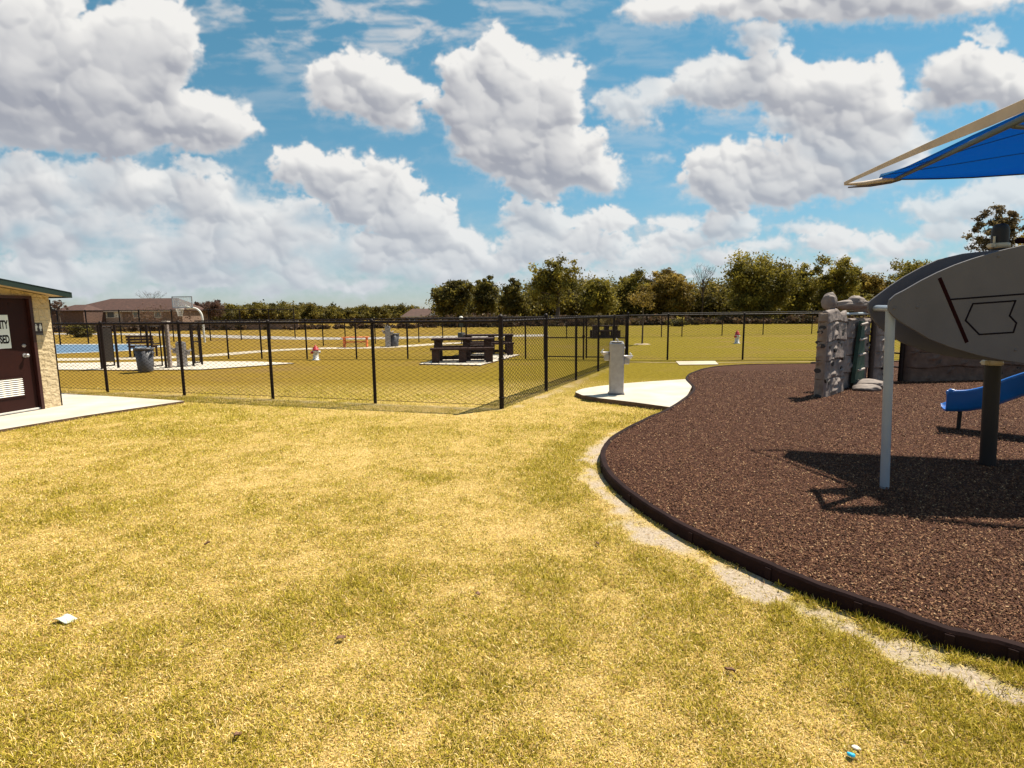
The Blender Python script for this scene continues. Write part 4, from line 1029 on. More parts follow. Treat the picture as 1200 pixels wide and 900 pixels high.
# ------------------------------------------------------------------ play structure
def make_play():
    base = G(1037, 572, ZM)
    t = empty('play_structure', base, 0, 'grey play structure with curved side panels, posts and a blue slide', 'play structure')
    def W(v): return Vector(v)-base
    dv = Vector((1.0, -.035, 0)).normalized(); a0 = AT(1042, 362, base.y-.03)
    up = [(1043,351),(1050,345),(1060,340),(1080,328.5),(1100,318.5),(1120,310),(1140,303),(1170,294),(1200,287),(1240,281),(1280,279),(1330,283),(1390,294),(1450,314),(1500,338),(1525,356)]
    lo = [(1526,366),(1500,382),(1450,402),(1390,418),(1330,427),(1280,431),(1240,430),(1200,426),(1173,422),(1148,417),(1115,407.5),(1089,397.5),(1072,387),(1058,379),(1048,371.5),(1043,366),(1041.5,358)]
    nrm = Vector((-dv.y, dv.x, 0))
    def panel(pts, a, name):
        q = [ONPLANE(x, y, a, dv)-base for x, y in pts]
        bm = bmesh.new(); vs = [bm.verts.new(p) for p in q]; f = bm.faces.new(vs); bmesh.ops.recalc_face_normals(bm, faces=[f])
        r = bmesh.ops.extrude_face_region(bm, geom=[f]); bmesh.ops.translate(bm, vec=nrm*.024, verts=[v for v in r['geom'] if isinstance(v, bmesh.types.BMVert)])
        bm.normal_update(); bmesh.ops.recalc_face_normals(bm, faces=bm.faces)
        es = [e for e in bm.edges if len(e.link_faces) == 2 and any(len(ff.verts) > 6 for ff in e.link_faces)]
        bmesh.ops.bevel(bm, geom=es, offset=.005, segments=2, affect='EDGES', profile=.5)
        me = bpy.data.meshes.new(name); bm.to_mesh(me); bm.free(); me.materials.append(HDPE)
        o = bpy.data.objects.new(name, me); COL.objects.link(o); o.parent = t; return o
    front = panel(up+lo, a0, 'side_panel')
    # drawing on the near panel: inlaid strips standing 2 mm proud
    def strip(pts, w, m, name, closed=False):
        q = [ONPLANE(x, y, a0, dv)-base-nrm*.002 for x, y in pts]
        if closed: q = q+[q[0]]
        mb = MB()
        for p0, p1 in zip(q[:-1], q[1:]):
            d = (p1-p0); L = d.length; d.normalize(); s = d.cross(nrm).normalized()*w/2; e = d*w*.35
            mb.prism([p0-e-s, p1+e-s, p1+e+s, p0-e+s], nrm*.004)
        return mb.build(name, m, front)
    strip([(1101.5,327),(1132.5,400)], .030, HDPE_D, 'red_strip')
    strip([(1113.5,351),(1200,344.5),(1300,337)], .013, INK, 'engraved_line')
    strip([(1140,356),(1190,352.5),(1183,370),(1191,378.5),(1187.5,389.5),(1147.5,392),(1131.5,375.5)], .013, INK, 'engraved_outline', True)
    for px, py in ((1074.5, 360), (1048, 361), (1190, 410), (1170, 300)):
        q = ONPLANE(px, py, a0, dv)-base; MB().tube([q+nrm*.004, q-nrm*.004, q-nrm*.006], [.012, .012, .006], 10).build('bolt', HDPE, front)
    a1 = AT(1018, 361, base.y+.42)
    upb = [(1018,355),(1022,351),(1028,346.5),(1044,334.5),(1060,324),(1080,313),(1100,304),(1130,297),(1152,294.5),(1200,291),(1270,290),(1340,299),(1400,316),(1450,342),(1462,356)]
    lob = [(1460,366),(1430,384),(1370,405),(1300,418),(1240,424),(1180,424),(1120,419),(1086,412),(1058,402),(1040,391),(1027,379),(1020,369),(1017.6,362)]
    panel(upb+lob, a1, 'side_panel')
    q0, q1 = ONPLANE(1029, 361, a1, dv), ONPLANE(1046, 361.5, a0, dv)
    MB().tube([q1-base+nrm*.02, q0-base+nrm*.06], .028, 14).build('spacer_bar', POLE, t)
    top = AT(1043.5, 364, base.y+.05)
    MB().tube([Vector((0, 0, -.08)), top-base], [.036, .036], 18).build('support_pole', POLE, t)
    # main post
    pb = G(1157, 545, ZM); zt = AT(1173, 262, pb.y).z
    o = pb-base
    hgt0 = zt-ZM; tip = AT(1173, 262, pb.y)-pb; shear = Vector((tip.x/tip.z, 0, 0))
    pm = MB(); pm.lathe([(.066, -.1), (.066, zt-ZM-.10)], o, 22); pm.build('main_post', POST, t)
    hgt = zt-ZM
    cp = MB(); cp.lathe([(.0685, hgt-.30), (.0685, hgt-.07), (.064, hgt-.04), (.050, hgt-.014), (.026, hgt-.003), (.004, hgt)], o, 22); cp.build('post_cap', POST, t)
    for z0, hh in ((AT(1160, 428, pb.y).z-ZM, .055), (AT(1170, 290, pb.y).z-ZM-.01, .05)):
        cl = MB(); cl.lathe([(.067, z0), (.080, z0+.006), (.080, z0+hh-.006), (.067, z0+hh)], o, 22)
        cl.box(o+Vector((-.092, -.02, z0+hh/2)), (.05, .05, hh*.8), bev=.006); cl.tube([o+Vector((-.095, -.05, z0+hh*.5)), o+Vector((-.095, .03, z0+hh*.5))], .010, 8); cl.tube([o+Vector((-.08, -.03, z0+hh)), o+Vector((-.08, -.03, z0+hh+.06))], .010, 8)
        cl.build('clamp', CLAMP, t)
    for ch in t.children:
        if ch.name.split('.')[0] in ('main_post', 'post_cap', 'clamp'):
            for v in ch.data.vertices: v.co.x += shear.x*v.co.z
    zr = AT(1190, 282, pb.y).z-ZM
    MB().tube([o+Vector((.06, 0, zr)), o+Vector((2.6, .1, zr))], .028, 10).build('rail', HDPE_D, t)
    # slide
    lg = G(1123, 502.5, ZM)
    sd = Vector((.87, -.49, 0)).normalized(); sn = Vector((.49, .87, 0)).normalized()    # down the chute is -sd; sn points to its far side
    near = lg-sn*.16
    def zx(px, py):
        q = ONPLANE(px, py, near, sd); return (Vector((q.x-near.x, q.y-near.y, 0))).dot(sd), q.z
    ctrl = [zx(1108, 483), zx(1122, 483.2), zx(1140, 482.2), zx(1165, 477), zx(1200, 465)]
    xs, zs = ctrl[-1]; ctrl += [(xs+.35, zs+.17), (xs+.75, zs+.40), (xs+1.15, zs+.63), (xs+1.5, zs+.74), (xs+1.75, zs+.75)]
    def SP(x, y, z): return Vector((lg.x, lg.y, 0))+sd*x+sn*y+Vector((0, 0, z))
    path = smooth_poly([SP(x, 0, z+.02) for x, z in ctrl], 6, False)
    prof = []
    wd, hw = .19, .27
    outer = [(-wd-.02, hw-.005), (-wd-.028, hw-.02), (-wd-.02, hw-.04), (-wd+.005, .04), (-wd+.05, -.012), (0, -.02), (wd-.05, -.012), (wd-.005, .04), (wd+.02, hw-.04), (wd+.028, hw-.02), (wd+.02, hw-.005)]
    inner = [(wd, hw), (wd-.018, hw-.01), (wd-.03, .06), (wd-.07, .012), (0, .004), (-wd+.07, .012), (-wd+.03, .06), (-wd+.018, hw-.01), (-wd, hw)]
    prof = outer+inner; k = len(prof); vs = []
    for i, p in enumerate(path):
        d = (path[min(i+1, len(path)-1)]-path[max(i-1, 0)]).normalized(); up_ = d.cross(sn); up_ = up_ if up_.z > 0 else -up_
        hs = 1.0
        for y, z in prof: vs.append(p-base+sn*y+up_*z*hs*(max(.16, min(.55, .04*i+.10)) if y > .05 and z > .05 else 1))
    fs = [(i*k+j, i*k+(j+1) % k, (i+1)*k+(j+1) % k, (i+1)*k+j) for i in range(len(path)-1) for j in range(k)]
    sm = MB(); sm.add(vs, fs, True); sm.add(vs[:k], [tuple(range(k))]); sm.add(vs[-k:], [tuple(range(k))])
    # rolled lip over the exit
    sl_ = sm.build('slide', BLUE_P, t)
    e0 = path[0]-base
    MB().tube([e0-sn*(wd+.004)+Vector((0, 0, hw-.075)), e0-sn*(wd+.004)+Vector((0, 0, hw-.03)), e0+sd*.03-sn*(wd-.004)+Vector((0, 0, hw-.004)), e0+sd*.09-sn*(wd-.006)+Vector((0, 0, hw-.006))], [.012, .026, .028, .012], 12).build('exit_lip', BLUE_P, sl_)
    MB().tube([SP(0, 0, 0)-base, SP(0, 0, path[6].z)-base], .024, 10).build('slide_leg', POST, sl_)
    MB().tube([SP(xs+.5, 0, 0)-base, SP(xs+.5, 0, zs+.26)-base], .03, 10).build('slide_leg', POST, sl_)
    # deck and its posts beyond the frame
    dc = SP(xs+2.45, 0, zs+.72)-base
    MB().box(dc, (1.4, 1.2, .05), math.atan2(sd.y, sd.x), bev=.01).build('deck', POST, t)
    for sx, sy in ((-1, -1), (1, -1), (-1, 1), (1, 1)):
        q = dc+sd*sx*.66+sn*sy*.66; MB().lathe([(.06, 0), (.06, 2.2), (.05, 2.25), (.01, 2.27)], Vector((q.x, q.y, -.08)), 14).build('deck_post', POST, t)
make_play()

# ------------------------------------------------------------------ shade canopy
def make_canopy():
    t = empty('shade_canopy', (8.4, 4.2, 0), 0, 'blue shade canopy with tan edge over the play structure', 'shade canopy')
    O = t.location
    blue = attr = None
    m, nt, b = nodes_of('blue_shade_cloth'); b.inputs['Base Color'].default_value = (.008, .18, .46, 1); b.inputs['Roughness'].default_value = .7; b.inputs['Specular IOR Level'].default_value = .2
    tr = nt.nodes.new('ShaderNodeBsdfTranslucent'); tr.inputs['Color'].default_value = (.008, .24, .58, 1)
    tcn = nt.nodes.new('ShaderNodeTexCoord'); wv = nt.nodes.new('ShaderNodeTexNoise'); wv.inputs['Scale'].default_value = 3; nt.links.new(tcn.outputs['Object'], wv.inputs['Vector'])
    bp = nt.nodes.new('ShaderNodeBump'); bp.inputs['Distance'].default_value = .03; nt.links.new(wv.outputs['Fac'], bp.inputs['Height']); nt.links.new(bp.outputs[0], b.inputs['Normal'])
    ms = nt.nodes.new('ShaderNodeMixShader'); ms.inputs[0].default_value = .55
    nt.links.new(b.outputs[0], ms.inputs[1]); nt.links.new(tr.outputs[0], ms.inputs[2]); nt.links.new(ms.outputs[0], nt.nodes['Material Output'].inputs[0])
    tan = mat('tan_webbing', (.48, .40, .345), .8, .1, 5)
    C = AT(990, 214.5, 6.95)
    def edge(px, py):                                            # near edge comes towards the camera side
        s = (px-990)/210.0; return AT(px, py, 6.95-1.85*s)
    # tan hem along the near edge
    hem_u = [(989,213.5),(1000,208),(1040,189),(1080,170.5),(1120,152),(1160,134),(1200,116),(1216,109)]
    hem_l = [(989,217.5),(1000,212.3),(1040,195),(1080,178.5),(1120,163.5),(1160,148),(1200,131),(1216,124.5)]
    A = [edge(*p)-O for p in hem_u]; B = [edge(*p)-O for p in hem_l]
    k = len(A); hb = MB(); th = Vector((.006, .006, .004))
    hb.add(A+B+[p+th for p in A]+[p+th for p in B], [(i, i+1, k+i+1, k+i) for i in range(k-1)]+[(2*k+i, 3*k+i, 3*k+i+1, 2*k+i+1) for i in range(k-1)]+[(i, 2*k+i, 2*k+i+1, i+1) for i in range(k-1)]+[(k+i, k+i+1, 3*k+i+1, 3*k+i) for i in range(k-1)])
    hb.build('tan_hem', tan, t)
    # blue cloth: between its own near edge and the far hem
    ne = [(1030,207.5),(1060,195),(1100,176),(1140,156.5),(1170,143),(1200,129.5),(1216,123)]
    fe = [(1034,209.2),(1058,209.8),(1100,209),(1140,207.5),(1170,205.5),(1200,203.5),(1240,200.5)]
    NE = [edge(x, y)+Vector((.01, .01, -.012)) for x, y in ne]
    FE = [AT(x, y, 6.9-.0022*(x-1034)) for x, y in fe]
    rows = 8; V = []
    for j in range(rows+1):
        f = j/rows
        for p, q in zip(NE, FE): V.append(p.lerp(q, f)+Vector((0, 0, .05*math.sin(math.pi*f)))-O)
    kk = len(NE); cb = MB(); cb.add(V, [(j*kk+i, j*kk+i+1, (j+1)*kk+i+1, (j+1)*kk+i) for j in range(rows) for i in range(kk-1)], True)
    # the cloth goes on beyond the frame to its far corners
    far1, far2 = NE[-1]+Vector((2.8, .5, .75)), FE[-1]+Vector((3.0, .3, .8))
    cb.add([NE[-1]-O, FE[-1]-O, far2-O, far1-O], [(0, 1, 2, 3)])
    cl = cb.build('blue_cloth', m, t)
    sol = cl.modifiers.new('thickness', 'SOLIDIFY'); sol.thickness = .003; sol.offset = 1
    for f_ in (.34, .67):
        MB().tube([p.lerp(q_, f_)+Vector((0, 0, .05*math.sin(math.pi*f_)-.006))-O for p, q_ in zip(NE, FE)], .005, 5).build('seam', mat('blue_seam', (.004, .10, .33), .8, .1), cl)
    # dark edge of the far hem, tan corner pocket, frame tubes
    MB().tube([p-O+Vector((0, 0, -.005)) for p in FE], .008, 6).build('dark_hem', mat('navy_hem', (.012, .016, .05), .7, .1), t)
    MB().tube([AT(990, 216, 6.95)-O, AT(1010, 215.3, 6.93)-O, AT(1035, 211.5, 6.9)-O, AT(1058, 208.6, 6.86)-O], [.012, .026, .032, .022], 8).build('corner_pocket', tan, t)
    MB().tube([AT(994, 219.6, 6.93)-O, AT(1020, 217.6, 6.9)-O, AT(1044, 214.0, 6.88)-O, AT(1056, 211, 6.86)-O], [.008, .014, .012, .006], 8).build('corner_strap', mat('brown_strap', (.10, .07, .06), .7, .1), t)
    r0, r1, r2 = AT(1050, 209.5, 6.84), AT(1200, 134.5, 5.02)+Vector((0, 0, -.03)), AT(1222, 126, 4.9)+Vector((0, 0, -.03))
    MB().tube([r0-O, r1-O, r2-O], [.022, .030, .032], 12).build('rafter', mat('blue_grey_tube', (.075, .105, .14), .4, .1), t)
    b0 = AT(1183, 144, 5.22)
    MB().tube([b0-O, AT(1188, 148, 5.2)-O, AT(1200, 149, 5.3)-O, AT(1290, 150, 5.8)-O], .022, 10).build('bracket', mat('blue_grey_tube_2', (.085, .105, .13), .4, .1), t)
    MB().tube([Vector((8.4, 4.2, 0))-O, Vector((8.4, 4.2, 4.7))-O], .09, 14).build('mast', POST, t)
    MB().tube([Vector((8.4, 4.2, 4.4))-O, r2-O], .04, 10).build('boom', POST, t)
    MB().tube([Vector((8.4, 4.2, 4.5))-O, (far2-O)], .04, 10).build('boom', POST, t)
    MB().tube([Vector((8.4, 4.2, 4.3))-O, AT(1290, 150, 5.8)-O], .03, 10).build('boom', POST, t)
make_canopy()

# ------------------------------------------------------------------ trees
LEAF = attr_mat('tree_leaves', .65, .42, .25)
def crown_cloud(rs, ells, n_cl, per, leaf, pal, spread=.16, hollow=.45):
    """leaf quads gathered in clumps through several ellipsoids (cx, cy, cz, rx, ry, rz)"""
    vol = np.array([e[3]*e[4]*e[5] for e in ells])**.67; pr = vol/vol.sum()
    Vs, Ts, cents = [], [], []
    for _ in range(n_cl):
        e = ells[rs.choice(len(ells), p=pr)]
        u = rs.normal(size=3); u /= np.linalg.norm(u); r = (hollow+(1-hollow)*rs.rand())
        c = np.array(e[:3])+u*np.array(e[3:])*r; cents.append(c)
        sz = spread*min(e[3:])*rs.uniform(.7, 1.5)*2
        n = int(per*rs.uniform(.6, 1.3))
        p = c+rs.normal(size=(n, 3))*sz*np.array([.55, .55, .40])
        a = rs.normal(size=(n, 3)); a /= np.linalg.norm(a, axis=1)[:, None]
        b = np.cross(a, rs.normal(size=(n, 3))); b /= np.linalg.norm(b, axis=1)[:, None]
        l = (leaf*rs.uniform(.6, 1.4, n))[:, None]
        Vs.append(np.stack([p-a*l, p+b*l*.5, p+a*l, p-b*l*.5], 1))
        base = np.array(pal[rs.choice(len(pal))])*rs.uniform(.7, 1.25)
        Ts.append(base[None, :]*rs.uniform(.7, 1.3, (n, 1)))
    return np.concatenate(Vs), np.concatenate(Ts), cents
PAL_OLIVE = [(.245, .200, .030), (.175, .147, .025), (.30, .245, .042), (.12, .104, .022)]
PAL_DARK = [(.140, .116, .024), (.098, .083, .019), (.185, .152, .03), (.068, .058, .016)]
PAL_WARM = [(.27, .19, .038), (.20, .14, .030), (.32, .225, .05), (.135, .095, .023)]
PAL_RUST = [(.13, .075, .055), (.10, .058, .045), (.16, .10, .07)]
PAL_PINK = [(.14, .105, .060), (.10, .075, .045), (.17, .13, .065)]
def tree(name, label, D, px0, px1, py_top, py_low, pal, seed, n_cl=70, per=85, leaf=.16, lobes=5, trunk_r=.22, spread=.17, group=None, hollow=.45, dens_low=True, ypx=None):
    rs = np.random.RandomState(seed); n_cl = int(n_cl*1.8); per = int(per*1.6); leaf *= .95
    a, b = AT(px0, 366, D), AT(px1, 366, D); top = AT((px0+px1)/2, py_top, D).z; low = max(.3, AT((px0+px1)/2, py_low, D).z)
    cx, rx = (a.x+b.x)/2, (b.x-a.x)/2; h = top-low
    t = empty(name, (cx, D, 0), 0, label, 'tree', group)
    ells = []
    for k in range(lobes):
        fx = rs.uniform(-.55, .55); fz = rs.uniform(.30, .82) if k else .74
        sx = rx*rs.uniform(.42, .62); sz = h*rs.uniform(.20, .30)
        ells.append((fx*rx, rs.uniform(-.4, .4)*rx, low+fz*h-(abs(fx)*.22*h), sx, sx*.9, sz))
    ells.append((0, 0, low+.42*h, rx*.78, rx*.7, h*.40))
    ells = [(x, y, z, q, w, min(r, top-z)) for x, y, z, q, w, r in ells]
    V, T, cents = crown_cloud(rs, ells, n_cl, per, leaf, pal, spread, hollow)
    big_mesh('crown', V.astype(np.float32), 4, LEAF, T.astype(np.float32), t)
    mb = MB(); bend = Vector((rs.uniform(-.3, .3), rs.uniform(-.2, .2), 0))
    fork = Vector((0, 0, low+.25*h))+bend
    mb.tube([Vector((0, 0, -.15)), Vector((0, 0, .3))+bend*.15, fork*.6+bend*.1, fork], [trunk_r*1.35, trunk_r*1.05, trunk_r*.85, trunk_r*.65], 9)
    cs = [cents[i] for i in rs.choice(len(cents), min(12, len(cents)), replace=False)]
    for c in cs:
        c = Vector(c); m_ = fork.lerp(c, .5)+Vector((rs.uniform(-.2, .2), rs.uniform(-.2, .2), rs.uniform(0, .3)))
        mb.tube([fork*rs.uniform(.8, 1.0), m_, c], [trunk_r*.45, trunk_r*.26, trunk_r*.08], 6, False)
    mb.build('trunk', BARK, t)
    return t
G_T = 'trees in the row beyond the field'
tree('broadleaf_tree', 'dense dark round tree at the left end of the tree row', 74, 509, 560, 324, 372, PAL_DARK, 1, 80, 100, .17, 6, group=G_T)
tree('broadleaf_tree', 'dark bushy tree right beside the leftmost tree of the row', 78, 553, 590, 320.5, 372, PAL_DARK, 2, 62, 90, .17, 5, group=G_T)
tree('broadleaf_tree', 'dark tree with ragged top left of the tall open round tree', 76, 584, 616, 326, 372, PAL_DARK, 3, 55, 90, .17, 5, group=G_T)
tree('broadleaf_tree', 'tall open round tree with sky showing through its crown', 72, 617, 690, 303, 364, PAL_OLIVE, 44, 62, 62, .17, 7, trunk_r=.30, spread=.13, hollow=.55, group=G_T)
tree('broadleaf_tree', 'olive tree right beside the tall open round tree', 80, 678, 728, 321, 374, PAL_OLIVE, 5, 70, 85, .17, 5, group=G_T)
tree('broadleaf_tree', 'slim upright olive tree left of the middle of the row', 84, 715, 762, 314, 374, PAL_OLIVE, 6, 70, 85, .17, 6, group=G_T)
tree('broadleaf_tree', 'warm green tree with a tufted dark top in the middle of the row', 82, 757, 812, 311, 374, PAL_WARM, 7, 85, 90, .17, 6, group=G_T)
tree('broadleaf_tree', 'low brownish tree filling the dip left of the big dense tree', 88, 800, 852, 331, 374, PAL_WARM, 8, 55, 85, .17, 5, group=G_T)
tree('broadleaf_tree', 'big dense domed tree, largest in the row', 70, 846, 926, 296, 372, PAL_OLIVE, 9, 130, 105, .17, 8, trunk_r=.34, group=G_T)
tree('broadleaf_tree', 'tree leaning on the right flank of the big dense domed tree', 76, 912, 956, 306, 372, PAL_OLIVE, 10, 62, 85, .17, 5, group=G_T)
tree('broadleaf_tree', 'loose tree with sky gaps directly above the climbing wall', 74, 945, 1012, 301, 370, PAL_OLIVE, 61, 68, 68, .17, 7, spread=.14, hollow=.5, group=G_T)
tree('broadleaf_tree', 'tree showing between the climbing wall boulders and the grey panel', 78, 1000, 1052, 313, 372, PAL_WARM, 12, 62, 85, .17, 5, group=G_T)
tree('broadleaf_tree', 'tree whose top stands above the curved edge of the grey panel', 76, 1032, 1096, 296, 372, PAL_OLIVE, 13, 75, 75, .17, 6, spread=.15, group=G_T)
tree('broadleaf_tree', 'olive tree mostly hidden behind the curved grey panel', 80, 1085, 1150, 316, 372, PAL_OLIVE, 14, 60, 80, .17, 5, group=G_T)
tree('slender_tree', 'sparse pinkish brown tree behind the rounded charcoal post', 40, 1126, 1192, 235, 340, PAL_PINK, 15, 60, 55, .10, 6, trunk_r=.13, spread=.11, hollow=.4)
tree('broadleaf_tree', 'green tree at the right edge behind the charcoal post', 52, 1172, 1250, 258, 350, PAL_WARM, 16, 90, 80, .14, 6)
tree('broadleaf_tree', 'rusty round bare looking tree right of the basketball hoop', 105, 228, 268, 350, 374, PAL_RUST, 17, 40, 80, .16, 4)
tree('broadleaf_tree', 'thin rusty tree between the tan building and the brown roofed house', 60, 58, 82, 347, 374, PAL_RUST, 18, 20, 26, .09, 4, trunk_r=.1, spread=.12)
def bare_tree(label, D, px, py_top, w, seed):
    rs = random.Random(seed); b = AT(px, 380, D); b.z = 0; top = AT(px, py_top, D).z
    t = empty('bare_tree', b, 0, label, 'tree'); mb = MB()
    mb.tube([Vector((0, 0, -.1)), Vector((.1, 0, top*.5)), Vector((0, 0, top*.72))], [.14, .09, .06], 7); mb.build('trunk', BARK, t)
    tw = MB()
    for k in range(26):
        z0 = top*rs.uniform(.4, .74); a = rs.uniform(0, 6.28); r = w*rs.uniform(.3, 1)
        p1 = Vector((math.cos(a)*r*.5, math.sin(a)*r*.5, z0+(top-z0)*.5)); p2 = Vector((math.cos(a)*r, math.sin(a)*r, z0+(top-z0)*rs.uniform(.7, 1)))
        tw.tube([Vector((.02, 0, z0)), p1, p2], [.035, .022, .008], 5, False)
        for q in range(4):
            f = p1.lerp(p2, rs.uniform(0, 1)); tw.tube([f, f+Vector((rs.uniform(-.5, .5), rs.uniform(-.5, .5), rs.uniform(.1, .7)))], [.014, .006], 4, False)
    tw.build('twigs', BARK, t)
bare_tree('leafless grey tree poking above the low brownish trees', 82, 822, 311, 2.4, 4)
bare_tree('leafless tree behind the right end of the brown roofed house', 120, 180, 341, 3.2, 9)
# young tree with a mulch ring on the near field
def sapling():
    b = G(752.5, 403.5); t = empty('young_tree', b, 0, 'young thin tree in a pale ring on the field beyond the double gate', 'tree')
    rs = np.random.RandomState(8); V, T, _ = crown_cloud(rs, [(0, 0, 2.25, .62, .6, .55)], 16, 60, .055, PAL_WARM, .2)
    big_mesh('crown', V.astype(np.float32), 4, LEAF, T.astype(np.float32), t)
    MB().tube([(0, 0, 0), (.02, 0, 1.2), (0, 0, 2.3)], [.045, .035, .015], 8).build('trunk', BARK, t)
    MB().lathe([(.42, .0), (.32, .03), (.05, .04)], n=18).build('mulch_ring', mat('pale_mulch', (.30, .23, .15), .95, .25, 6), t)
sapling()
# far woods and scrub that read as one mass
def woods():
    rs = np.random.RandomState(31); ells = []
    for px in np.arange(214, 520, 5.0):
        D = rs.uniform(112, 135); py = 358.5+2.5*math.sin(px*.035)+rs.uniform(-2.5, 2.5)
        if px > 478: py = 363+rs.uniform(-2, 2)
        p = AT(px, py, D); w = rs.uniform(2.2, 4.2); ells.append((p.x, D, p.z*.5, w, w, p.z*.52))
    V, T, _ = crown_cloud(rs, ells, 1300, 90, .27, [(.17, .135, .024), (.13, .105, .020), (.20, .155, .03), (.09, .075, .018)], .16, .3)
    tag(big_mesh('distant_woods', V.astype(np.float32), 4, LEAF, T.astype(np.float32)), kind='stuff')
    ells = []
    for px in np.arange(500, 1130, 6.0):
        D = rs.uniform(62, 68); p = AT(px, 374+rs.uniform(-6, 3), D); w = rs.uniform(.8, 1.8); ells.append((p.x, D, p.z*.45, w, w, max(.35, p.z*.5)))
    for px in np.arange(60, 500, 9.0):
        D = rs.uniform(60, 66); p = AT(px, 381+rs.uniform(-2, 4), D); w = rs.uniform(.8, 1.8); ells.append((p.x, D, p.z*.45, w, w, max(.3, p.z*.5)))
    V, T, _ = crown_cloud(rs, ells, 1500, 50, .18, [(.10, .060, .036), (.075, .045, .028), (.13, .08, .04), (.09, .066, .026)], .3, .3)
    tag(big_mesh('undergrowth', V.astype(np.float32), 4, LEAF, T.astype(np.float32)), kind='stuff')
    rs2 = np.random.RandomState(77); ells = []
    for px in np.arange(526, 1110, 7.0):
        D = rs2.uniform(84, 92); p = AT(px, (331 if px > 625 else 340)+rs2.uniform(-8, 10), D); w = rs2.uniform(2.4, 4.4); ells.append((p.x, D, p.z*.5, w, w, p.z*.52))
    V, T, _ = crown_cloud(rs2, ells, 1500, 95, .22, PAL_DARK+[(.20, .15, .035)], .2, .3)
    tag(big_mesh('background_trees', V.astype(np.float32), 4, LEAF, T.astype(np.float32)), kind='stuff')
woods()
def shrub(label, px, py, D, w, h, pal, seed):
    b = G(px, py); b = AT(px, py, D); b.z = 0
    t = empty('shrub', b, 0, label, 'shrub'); rs = np.random.RandomState(seed)
    V, T, _ = crown_cloud(rs, [(0, 0, h*.5, w, w*.8, h*.5)], 30, 60, .10, pal, .25, .4)
    big_mesh('foliage', V.astype(np.float32), 4, LEAF, T.astype(np.float32), t)
    MB().tube([(0, 0, -.05), (0, 0, h*.5)], [.06, .02], 6).build('stem', BARK, t)
shrub('rusty leafless hedge clump in front of the right end of the brown roofed house', 190, 380, 82, 5.0, 3.2, PAL_RUST, 61)
shrub('dark low shrub beyond the blue court', 96, 393, 45, 1.1, .95, PAL_DARK, 51)
shrub('pale yellowish shrub at the foot of the trees above the double gate', 705, 378, 60, 1.3, 1.35, [(.22, .16, .05), (.26, .2, .07)], 52)
shrub('low dark shrub on the far edge of the green field', 793, 380, 58, 1.4, .7, PAL_DARK, 53)

# ------------------------------------------------------------------ far houses
def house(label, D, px0, px1, py_eave, py_ridge, rx0, rx1, wallm, wins, wing=None, seed=0):
    a, b = AT(px0, py_eave, D), AT(px1, py_eave, D); ze = a.z; zr = AT((px0+px1)/2, py_ridge, D).z
    cx = (a.x+b.x)/2; w = b.x-a.x; dep = 9.0
    t = empty('house', (cx, D, 0), 0, label, 'house')
    MB().box((0, dep/2, ze/2), (w*.96, dep, ze)).build('wall', wallm, t)
    r0, r1 = AT(rx0, py_ridge, D).x-cx, AT(rx1, py_ridge, D).x-cx
    x0, x1, y0, y1 = -w/2, w/2, -.5, dep+.5; ym = dep/2
    rm = MB(); rm.add([(x0, y0, ze), (x1, y0, ze), (x1, y1, ze), (x0, y1, ze), (r0, ym, zr), (r1, ym, zr)], [(0, 1, 5, 4), (1, 2, 5), (2, 3, 4, 5), (3, 0, 4), (0, 3, 2, 1)])
    rf = rm.build('roof', ROOFB, t)
    MB().box((0, y0-.02, ze-.02), (w, .04, .22)).build('fascia', mat('pale_fascia', (.50, .44, .40), .7, .1), rf)
    for px, py, ww, hh, pale in wins:
        c = AT(px, py, D); o = MB()
        o.box((c.x-cx, -.03, c.z), (ww, .08, hh)); wf = o.build('window', WHITE, t)
        MB().box((c.x-cx, -.075, c.z), (ww*.82, .02, hh*.84)).build('pane', WHITE if pale else GLASS_D, wf)
    if seed:
        u, v = AT(97, 364, D), AT(143, 364, D); MB().box(((u.x+v.x)/2-cx, -.01, ze/2), (v.x-u.x, .03, ze-.02)).build('bay_wall', mat('cream_bay', (.34, .25, .21), .85, .08), t)
    if wing:
        p0, p1, pe, pr = wing; u, v = AT(p0, pe, D-5), AT(p1, pe, D-5); cw = (u.x+v.x)/2-cx; ww = v.x-u.x; zz = u.z
        MB().box((cw, -2.5, zz/2), (ww*.97, 5, zz)).build('wing_wall', BRICKB, t)
        zq = AT(p0, pr, D-5).z
        MB().add([(cw-ww/2, -5.4, zz), (cw+ww/2, -5.4, zz), (cw+ww/2, .2, zz), (cw-ww/2, .2, zz), (cw-ww*.2, -1.6, zq), (cw+ww*.2, -1.6, zq)], [(0, 1, 5, 4), (1, 2, 5), (2, 3, 4, 5), (3, 0, 4), (0, 3, 2, 1)]).build('wing_roof', ROOFB, t)
    return t
house('brown hip roofed house with cream window wall beyond the court', 96, 66, 216, 365.5, 349, 108, 190, HWALL2, [(103, 368, 1.1, 1.3, True), (111, 368.5, 1.3, 1.3, False), (121, 368.5, 1.2, 1.3, False), (130, 368.5, 1.4, 1.2, False), (138, 368, .9, 1.2, True), (160, 369, 1.2, 1.1, False), (185, 369, 1.2, 1.1, False)], wing=(58, 98, 365, 357), seed=1)
house('brown roofed house with white gable edge left of the tree row', 105, 470, 510, 371, 361.5, 478, 500, HWALL, [(483, 375, 1.1, 1.0, False), (495, 375, 1.1, 1.0, False), (507, 372, 1.0, 1.6, True)])
